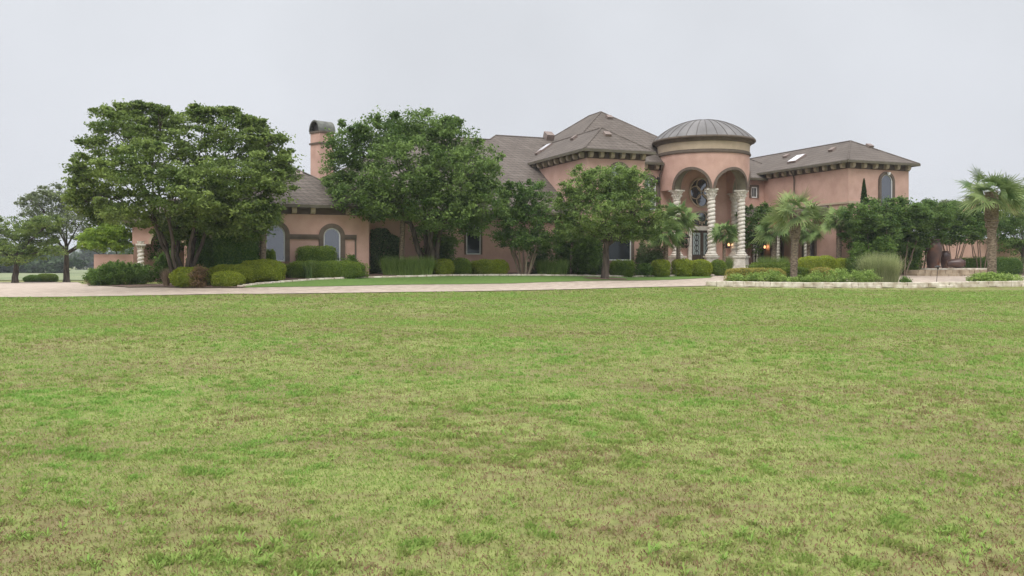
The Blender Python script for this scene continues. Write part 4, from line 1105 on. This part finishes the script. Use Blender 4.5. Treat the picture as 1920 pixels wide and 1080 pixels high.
m = ribbon('mulch_ring', np.arange(1095,1178,4), lambda p: 56.6-1.1*math.sqrt(max(0,1-((p-1136)/42)**2)), lambda p: 56.6+1.1*math.sqrt(max(0,1-((p-1136)/42)**2)), .085, M['mulch'], 5); tag(m, kind='structure')
T5 = [wl(78,388,36,26,80),wl(118,368,42,22,80),wl(160,398,42,36,80,1),wl(115,425,42,26,80,-1),wl(62,420,24,22,80),wl(178,450,30,22,80),wl(60,378,18,12,80),wl(215,420,30,30,80,2)]
tree('thin grey green tree with a dark forked trunk at the far left', 125, 80, T5, M['f_grey'], M['bark'], 1, 15, clump=.50, dens=1.0, leaf=.09, leaf_n=46, trad=.27, flatten=.6, fill=.4, fork=.35)
T6 = [wl(15,438,52,34,76),wl(62,446,40,34,76,1),wl(20,478,52,18,76,-1),wl(88,468,26,18,76),wl(-50,450,50,40,76),wl(90,420,24,14,76)]
tree('green spreading tree cut off by the left edge of the photo', 28, 76, T6, M['f_elm'], M['bark'], 1, 16, clump=.5, dens=1.0, leaf=.09, leaf_n=50, trad=.27, flatten=.5, fork=.4)
T7 = [wl(178,448,28,18,60),wl(205,436,32,18,60),wl(228,450,22,20,60),wl(160,458,16,10,60),wl(200,460,34,12,60,-.5)]
tree('small bright lime green tree before the pink garden wall', 205, 60, T7, M['f_lime'], M['bark'], 3, 17, clump=.28, dens=1.2, leaf=.07, leaf_n=44, trad=.12, flatten=.5, fork=.4, spread=.5)
# behind the left arcade
tree('dark leafy tree standing behind the twisted column of the left arcade', 300, 64, [wl(250,455,26,30,64),wl(300,460,40,34,64),(wl(330,440,30,30,64))], M['f_myrtle'], M['bark'], 2, 18, clump=.4, leaf=.085, leaf_n=44, trad=.15)
# courtyard tree
tree('bushy green tree in the courtyard just right of the rotunda', 1412, 70.5, [wl(1412,420,26,34,70.5),wl(1418,450,24,26,70.5),wl(1432,405,16,22,70.5)], M['f_myrtle'], M['bark'], 2, 19, clump=.36, leaf=.08, leaf_n=46, trad=.12, spread=.3)
# right hand crape myrtles
RM = [('leftmost of the crape myrtles before the right wing', 1640, 64, [(1618,408,34,30),(1650,400,34,30),(1640,440,54,30),(1600,440,20,26),(1655,465,40,16)]),
      ('crape myrtle between the pointed cypress and the tall urn', 1692, 66, [(1690,400,38,28),(1718,412,34,34),(1690,440,50,32),(1705,465,36,16)]),
      ('crape myrtle rising behind the tallest urn, bare stems showing', 1728, 67.5, [(1745,400,38,24),(1735,430,50,34),(1715,458,30,18),(1770,440,30,22)]),
      ('crape myrtle behind the middle sized urn', 1785, 69, [(1785,400,38,22),(1795,430,50,28),(1820,408,32,26)]),
      ('crape myrtle behind the trunk of the right palm', 1840, 70, [(1838,402,36,26),(1850,430,40,26),(1880,410,34,34)])]
for i, (lb, px, Y, lo) in enumerate(RM):
    tree(lb, px, Y, [wl(a,b,c_,d_,Y,(k_-1)*.6) for k_, (a,b,c_,d_) in enumerate(lo)], M['f_myrtle'], M['bark_myrtle'], 8, 30+i, 'crape myrtles along the right wing', clump=.38, dens=1.15, leaf=.085, leaf_n=52, trad=.075, flatten=.5, spread=.7, fork=.5)
tree('loose green tree at the right edge behind the palm', 1915, 78, [wl(1905,392,34,38,78),wl(1945,375,44,44,78),wl(1900,436,40,30,78),wl(1950,440,44,34,78),wl(1915,462,40,16,78)], M['f_oak'], M['bark'], 1, 40, clump=.45, leaf=.09, trad=.2, dens=.9)
tree('thin grey tree showing above the myrtles on the far right', 1766, 90, [wl(1735,380,9,5,90),wl(1776,380,14,6,90),wl(1800,385,10,4,90),wl(1758,400,40,20,90)], M['f_grey'], M['bark'], 1, 41, clump=.3, leaf=.09, trad=.12, dens=.8)
for i, (px, Y, w_, h_, t_) in enumerate(((1612,62.5,46,66,'left of the pale grass clump, under the first crape myrtle'),(1655,62.6,66,78,'behind the pale grass clump'),(1706,66.9,52,66,'just left of the tall urn'),(1815,71.5,60,30,'behind the lying urn'))):
    shrub('dark shaded shrub ' + t_, px, Y, w_, h_, M['f_shrub'], seed=80+i, depth=.9, lob=9)
# cypress
def cypress(label, px, Y, ytop, w_):
    b = at(px, Y); root = empty('cypress_tree', b); tag(root, label, 'cypress')
    H = CAMZ-(ytop-HOR)/F*Y-b.z; R_ = w_/F*Y/2; r = np.random.RandomState(3); n = 9000
    t = r.rand(n)**.8; z = .25+t*(H-.25); prof = R_*np.clip(1.25*(1-t)**.7, 0, 1)*np.minimum(1, t*8+.4); a = r.rand(n)*6.28; q = prof*(.75+.3*r.rand(n))
    V, Fc = leaf_quads(np.stack([q*np.cos(a), q*np.sin(a), z], 1), .055, r); np_mesh('crown', V, Fc, M['f_cypress'], root, rnd=r.rand(n))
    m = MB(); m.tube([(0,0,-.1),(0,0,H*.6),(0,0,H*.92)], [.09,.06,.02], 8); m.build('trunk', M['bark'], root)
cypress('slim pointed cypress against the corner of the right wing', 1620, 66.0, 335, 26)

# palms
palm('stout sabal palm in the island bed left of the big grass clump', 1488, 54.2, 394, .215, 2.0, 36, M['f_sabal'], 1, boots=True, lower=-.62, nl=18, lw=.034, droop=.42, skirt=True)
palm('tall sabal palm on the right with brown shaggy leaf bases', 1860, 54.0, 360, .25, 2.3, 40, M['f_sabal'], 2, boots=True, lower=-.62, nl=20, lw=.036, droop=.42, skirt=True)
palm('yellowish fan palm in front of the broad oak', 752, 55.6, 394, .16, 1.35, 30, M['f_palm_y'], 3, name='palm_tree', lower=-.4, nl=16, lw=.045)
palm('fan palm with its trunk directly before the left rotunda column', 1272, 63.2, 404, .15, 1.6, 40, M['f_palm_dk'], 4, lower=-.75, nl=16, lw=.042)
palm('fan palm just left of the rotunda, the nearer of two', 1248, 61.2, 436, .17, 1.5, 38, M['f_palm_dk'], 5, lower=-.7, nl=16, lw=.042)
palm('small fan palm between the two middle rotunda columns', 1358, 64.0, 434, .11, 1.3, 30, M['f_palm_dk'], 6, lower=-.6, nl=16, lw=.042)
palm('fan palm half hidden behind the left side of the stout sabal palm', 1450, 68.0, 426, .2, 1.7, 36, M['f_palm_dk'], 7, lower=-.65, nl=16, lw=.042)
palm('small fan palm just right of the stout sabal palm', 1516, 66.5, 430, .13, 1.25, 34, M['f_palm_dk'], 8, lower=-.75, nl=16, lw=.040)
palm('fan palm before the pink wall near the right wing corner', 1573, 66.0, 412, .19, 1.6, 36, M['f_palm_dk'], 9, lower=-.55, nl=16, lw=.042)
palm('palm whose crown is buried in the broad left tree by the arched window', 492, 51.0, 404, .17, 1.3, 26, M['f_palm_dk'], 10, lower=-.3, nl=18, lw=.026)
palm('slim palm with bare reddish trunk left of the small oak', 1071, 60.5, 440, .09, 1.0, 20, M['f_palm_dk'], 11, lower=-.3, nl=16, lw=.024)

# hedges and shrubs, left bed
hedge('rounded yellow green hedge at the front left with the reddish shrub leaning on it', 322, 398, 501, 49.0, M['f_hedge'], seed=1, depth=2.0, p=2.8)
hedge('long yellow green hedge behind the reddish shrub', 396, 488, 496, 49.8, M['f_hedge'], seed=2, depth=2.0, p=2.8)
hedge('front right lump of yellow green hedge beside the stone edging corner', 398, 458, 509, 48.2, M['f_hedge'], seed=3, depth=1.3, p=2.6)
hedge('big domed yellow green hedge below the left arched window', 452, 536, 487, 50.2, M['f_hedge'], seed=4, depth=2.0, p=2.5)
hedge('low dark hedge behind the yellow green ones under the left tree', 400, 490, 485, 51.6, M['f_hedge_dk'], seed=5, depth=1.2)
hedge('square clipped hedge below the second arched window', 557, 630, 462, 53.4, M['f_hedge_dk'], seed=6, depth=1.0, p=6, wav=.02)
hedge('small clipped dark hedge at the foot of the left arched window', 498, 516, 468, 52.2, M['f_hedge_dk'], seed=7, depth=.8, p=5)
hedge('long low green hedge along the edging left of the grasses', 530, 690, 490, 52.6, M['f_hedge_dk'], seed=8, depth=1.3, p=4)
shrub('dark green mass of low shrubs at the left end of the bed', 230, 55.3, 138, 44, M['f_shrub'], seed=2, depth=1.5, lob=14)
shrub('reddish brown shrub leaning on the yellow green hedge', 376, 48.2, 46, 42, M['f_red'], seed=3, depth=.6, leaf=.05)
shrub('small dark red shrub at the left end of the garden wall', 172, 58, 26, 22, M['f_red'], seed=4, leaf=.05)
blades_clump('dry straw coloured grass clump beside the dark shrubs', 312, 50.2, 36, 34, M['f_straw'], n=700, seed=2)
hedge('tall dark clipped evergreen between the broad left tree and its palm', 402, 486, 402, 50.9, M['f_shrub'], name='tall_evergreen', seed=9, depth=1.6, p=4, cat='evergreen shrub', rag=.1, leaf=.055)
hedge('dark leafy mass behind the trunks of the broad left tree', 350, 406, 438, 51.0, M['f_shrub'], name='tall_evergreen', seed=41, depth=1.0, p=3, cat='evergreen shrub', rag=.14, leaf=.055)
shrub('dark loose shrub between the arcade column and the broad left tree', 318, 55.5, 60, 62, M['f_shrub'], seed=42, depth=.8, lob=10)
blades_clump('spiky blue green yucca rising from the low hedge', 580, 52.0, 46, 42, M['f_palm_dk'], name='yucca', cat='yucca', n=90, seed=3, droop=.75, blade=.03)
blades_clump('small yucca before the second arched window', 634, 53.1, 28, 38, M['f_palm_dk'], name='yucca', cat='yucca', n=60, seed=4, droop=.5, blade=.026)
shrub('leafy green plant at the right end of the clipped square hedge', 655, 53.6, 36, 40, M['f_shrub'], seed=6)
blades_clump('wide drift of fine green grass before the ivy covered wall', 765, 55.0, 160, 37, M['f_grass'], n=5200, seed=5, depth=.8)
def ivy(label, px0, px1, ytop, Yw, seed, fn_b, mat='f_ivy'):
    """leaves hugging a wall of the house"""
    r = np.random.RandomState(seed); a0, a1 = a_of(px0, fn_b), a_of(px1, fn_b); n = int(7000*(a1-a0)/2); q = r.rand(n); 
    zt = CAMZ-(ytop-HOR)/F*Yw; aa = a0 + (a1-a0)*r.rand(n); zz_ = 1.0+(zt-1.0)*r.rand(n)*(.80+.22*vnoise(aa, aa*0, .45, seed))
    L_ = np.stack([aa, fn_b-.06-.22*r.rand(n)**1.5, zz_], 1)
    wv = np.stack([L_[:,0]*ua[0]+L_[:,1]*vb[0], 60+L_[:,0]*ua[1]+L_[:,1]*vb[1], L_[:,2]], 1); o0 = wv.mean(0); o0[2] = 1.0
    V, Fc = leaf_quads(wv-o0, .075, r, 0); o = np_mesh('ivy', V, Fc, M[mat], rnd=r.rand(n)); o.location = o0; return tag(o, label, 'ivy')
ivy('pale ivy climbing the recessed wall right of the low bay', 694, 750, 430, 58.5, 1, 1.15)
ivy('ivy covered corner below the left side of the tall bay', 1085, 1128, 425, 62.0, 2, -1.15)
shrub('dark shrub in the shade beneath the broad oak', 822, 57.8, 60, 75, M['f_myrtle'], seed=8, depth=.8, lob=10)
hedge('yellow green hedge first to the right of the grass drift', 812, 852, 486, 55.8, M['f_hedge'], seed=10, depth=1.5, p=2.8)
hedge('green hedge second to the right of the grass drift', 846, 884, 485, 56.6, M['f_hedge_dk'], seed=11, depth=1.5, p=2.8)
hedge('long green hedge ending just left of the pale stemmed myrtle', 880, 953, 487, 57.4, M['f_hedge'], seed=12, depth=1.4, p=3)
blades_clump('drift of green grass right of the pale stemmed myrtle', 1035, 59.0, 100, 32, M['f_grass'], n=3000, seed=7, depth=.8)
shrub('silvery green shrub right of the pale stemmed myrtle', 1015, 59.8, 50, 55, M['f_ivy'], seed=9, depth=.8, leaf=.05)
shrub('tall dark shrub against the corner of the tall bay', 1100, 60.3, 60, 78, M['f_shrub'], seed=10, depth=.9, lob=12)
shrub('dark green shrub under the left side of the small oak', 1062, 61.5, 50, 85, M['f_myrtle'], seed=11, depth=.9, lob=10)
hedge('low loose hedge right of the small oak trunk', 1142, 1190, 488, 60.4, M['f_hedge_dk'], seed=13, depth=1.0, rag=.1)
shrub('low green shrub filling the gap left of the round hedge ball', 1205, 60.8, 36, 26, M['f_shrub'], seed=12, depth=.6)
shrub('tall bushy shrub covering the wall left of the two palms', 1220, 61.8, 52, 62, M['f_ivy'], seed=13, depth=.9, lob=10, leaf=.05)
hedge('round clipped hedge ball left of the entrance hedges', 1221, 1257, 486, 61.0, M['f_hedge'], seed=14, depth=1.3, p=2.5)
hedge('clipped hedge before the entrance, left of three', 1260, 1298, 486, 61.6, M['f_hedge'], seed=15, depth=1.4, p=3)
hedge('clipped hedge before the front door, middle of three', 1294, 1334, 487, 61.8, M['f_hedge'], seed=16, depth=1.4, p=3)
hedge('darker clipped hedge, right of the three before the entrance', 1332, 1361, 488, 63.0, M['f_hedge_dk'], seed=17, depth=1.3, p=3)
blades_clump('tuft of fine grass under the small fan palm of the entrance', 1366, 64.2, 36, 34, M['f_grass'], n=1100, seed=9)
blades_clump('soft mound of green grass right of the stone pedestal', 1450, 66.0, 96, 34, M['f_grass'], n=3200, seed=10, depth=1.0)
hedge('dark low hedge at the foot of the grass mound by the pedestal', 1400, 1500, 492, 65.8, M['f_hedge_dk'], seed=18, depth=1.0)
hedge('bright green flat topped hedge right of the stout palm', 1498, 1568, 481, 63.0, M['f_hedge'], seed=19, depth=1.6, p=4)
hedge('bright green hedge next to the big grass clump', 1564, 1618, 484, 63.8, M['f_hedge'], seed=20, depth=1.6, p=3)
shrub('green shrub under the ground floor window of the right wing', 1553, 67.0, 40, 34, M['f_shrub'], seed=14, depth=.7)
# island bed
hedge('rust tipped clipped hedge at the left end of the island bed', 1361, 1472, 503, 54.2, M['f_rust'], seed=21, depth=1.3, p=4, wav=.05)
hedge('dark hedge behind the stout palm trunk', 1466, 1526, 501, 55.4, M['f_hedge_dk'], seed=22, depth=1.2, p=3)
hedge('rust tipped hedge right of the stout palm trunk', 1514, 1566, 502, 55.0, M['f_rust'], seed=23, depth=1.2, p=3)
low = [(1385,44,19,'at the left tip of the island bed'),(1418,46,22,'second from the left tip of the island bed'),(1450,44,24,'before the rust tipped hedge'),(1478,34,15,'at the left foot of the stout palm'),(1512,40,17,'at the right foot of the stout palm'),
       (1548,52,25,'in the middle of the island bed'),(1584,52,28,'left of the big grass clump'),(1620,54,26,'touching the big grass clump')]
for i, (px, w_, h_, t_) in enumerate(low):
    shrub('low light green shrub ' + t_, px, 52.9, w_, h_, M['f_low'], name='low_shrub', seed=50+i, depth=.75, leaf=.04, group='low shrubs along the island bed wall', n=30)
blades_clump('big pale feathery grass clump at the right end of the island bed', 1650, 54.2, 122, 54, M['f_maiden'], name='maiden_grass', n=5200, seed=12, depth=1.5, droop=.72, up=1.06, blade=.009)
shrub('small dark green plant at the right tip of the island bed', 1695, 53.0, 24, 14, M['f_shrub'], seed=70, leaf=.04)
shrub('mound of light green ground cover around the foot of the right palm', 1866, 53.6, 94, 19, M['f_low'], name='ground_cover', seed=71, depth=1.4, lob=16, leaf=.045, n=34)
hedge('low dark hedge behind the fountain on the right', 1800, 1920, 482, 70.5, M['f_shrub'], seed=24, depth=1.0, rag=.12)
blades_clump('spiky little plant at the right edge by the wall', 1915, 53.4, 20, 18, M['f_palm_dk'], name='yucca', cat='yucca', n=26, seed=14, blade=.02)
# far left bushes
hedge('left one of the low bushes by the far driveway edge', 48, 78, 516, 82, M['f_shrub'], name='bush', seed=30, depth=2, p=2.2, cat='bush')
hedge('right one of the low bushes by the far driveway edge', 70, 106, 513, 83, M['f_hedge_dk'], name='bush', seed=31, depth=2, p=2.2, cat='bush')

# ------------------------------------------------------------------ far woods: one mass
r = np.random.RandomState(77); lobes = []
for X in np.arange(-420, 420, 9):
    h_ = 5.5 + 4.5*vnoise(X, 3, 40, 9) + 3*r.rand(); lobes.append(((X+r.randn()*3, 440+r.randn()*10, -1.3+h_*.45), (8, 6, h_*.55)))
for X in np.arange(-150, -95, 7):
    h_ = 3.5+3*r.rand(); lobes.append(((X, 250+r.randn()*8, -1+h_*.45), (6, 4, h_*.55)))
CC, LF, rv = crown_pts(lobes, r, clump=2.0, dens=1.2, leaf_n=22, flatten=.7)
V, Fc = leaf_quads(LF, .75, r); o = np_mesh('woodland', V, Fc, M['f_far'], rnd=rv); tag(o, 'hazy line of woods beyond the far field', 'woodland', kind='stuff')

# ------------------------------------------------------------------ haze
HAZE = 0.00035
m = bpy.data.materials.new('haze'); m.use_nodes = True; nt = m.node_tree; nt.nodes.clear()
o_ = nt.nodes.new('ShaderNodeOutputMaterial'); pv = nt.nodes.new('ShaderNodeVolumePrincipled'); pv.inputs['Color'].default_value = (.86,.90,.97,1); pv.inputs['Density'].default_value = HAZE; pv.inputs['Anisotropy'].default_value = .1
nt.links.new(pv.outputs[0], o_.inputs['Volume'])
hz = MB().box(-3050, 3050, -65, 3450, -9, 50).build('haze', m); tag(hz, kind='stuff')
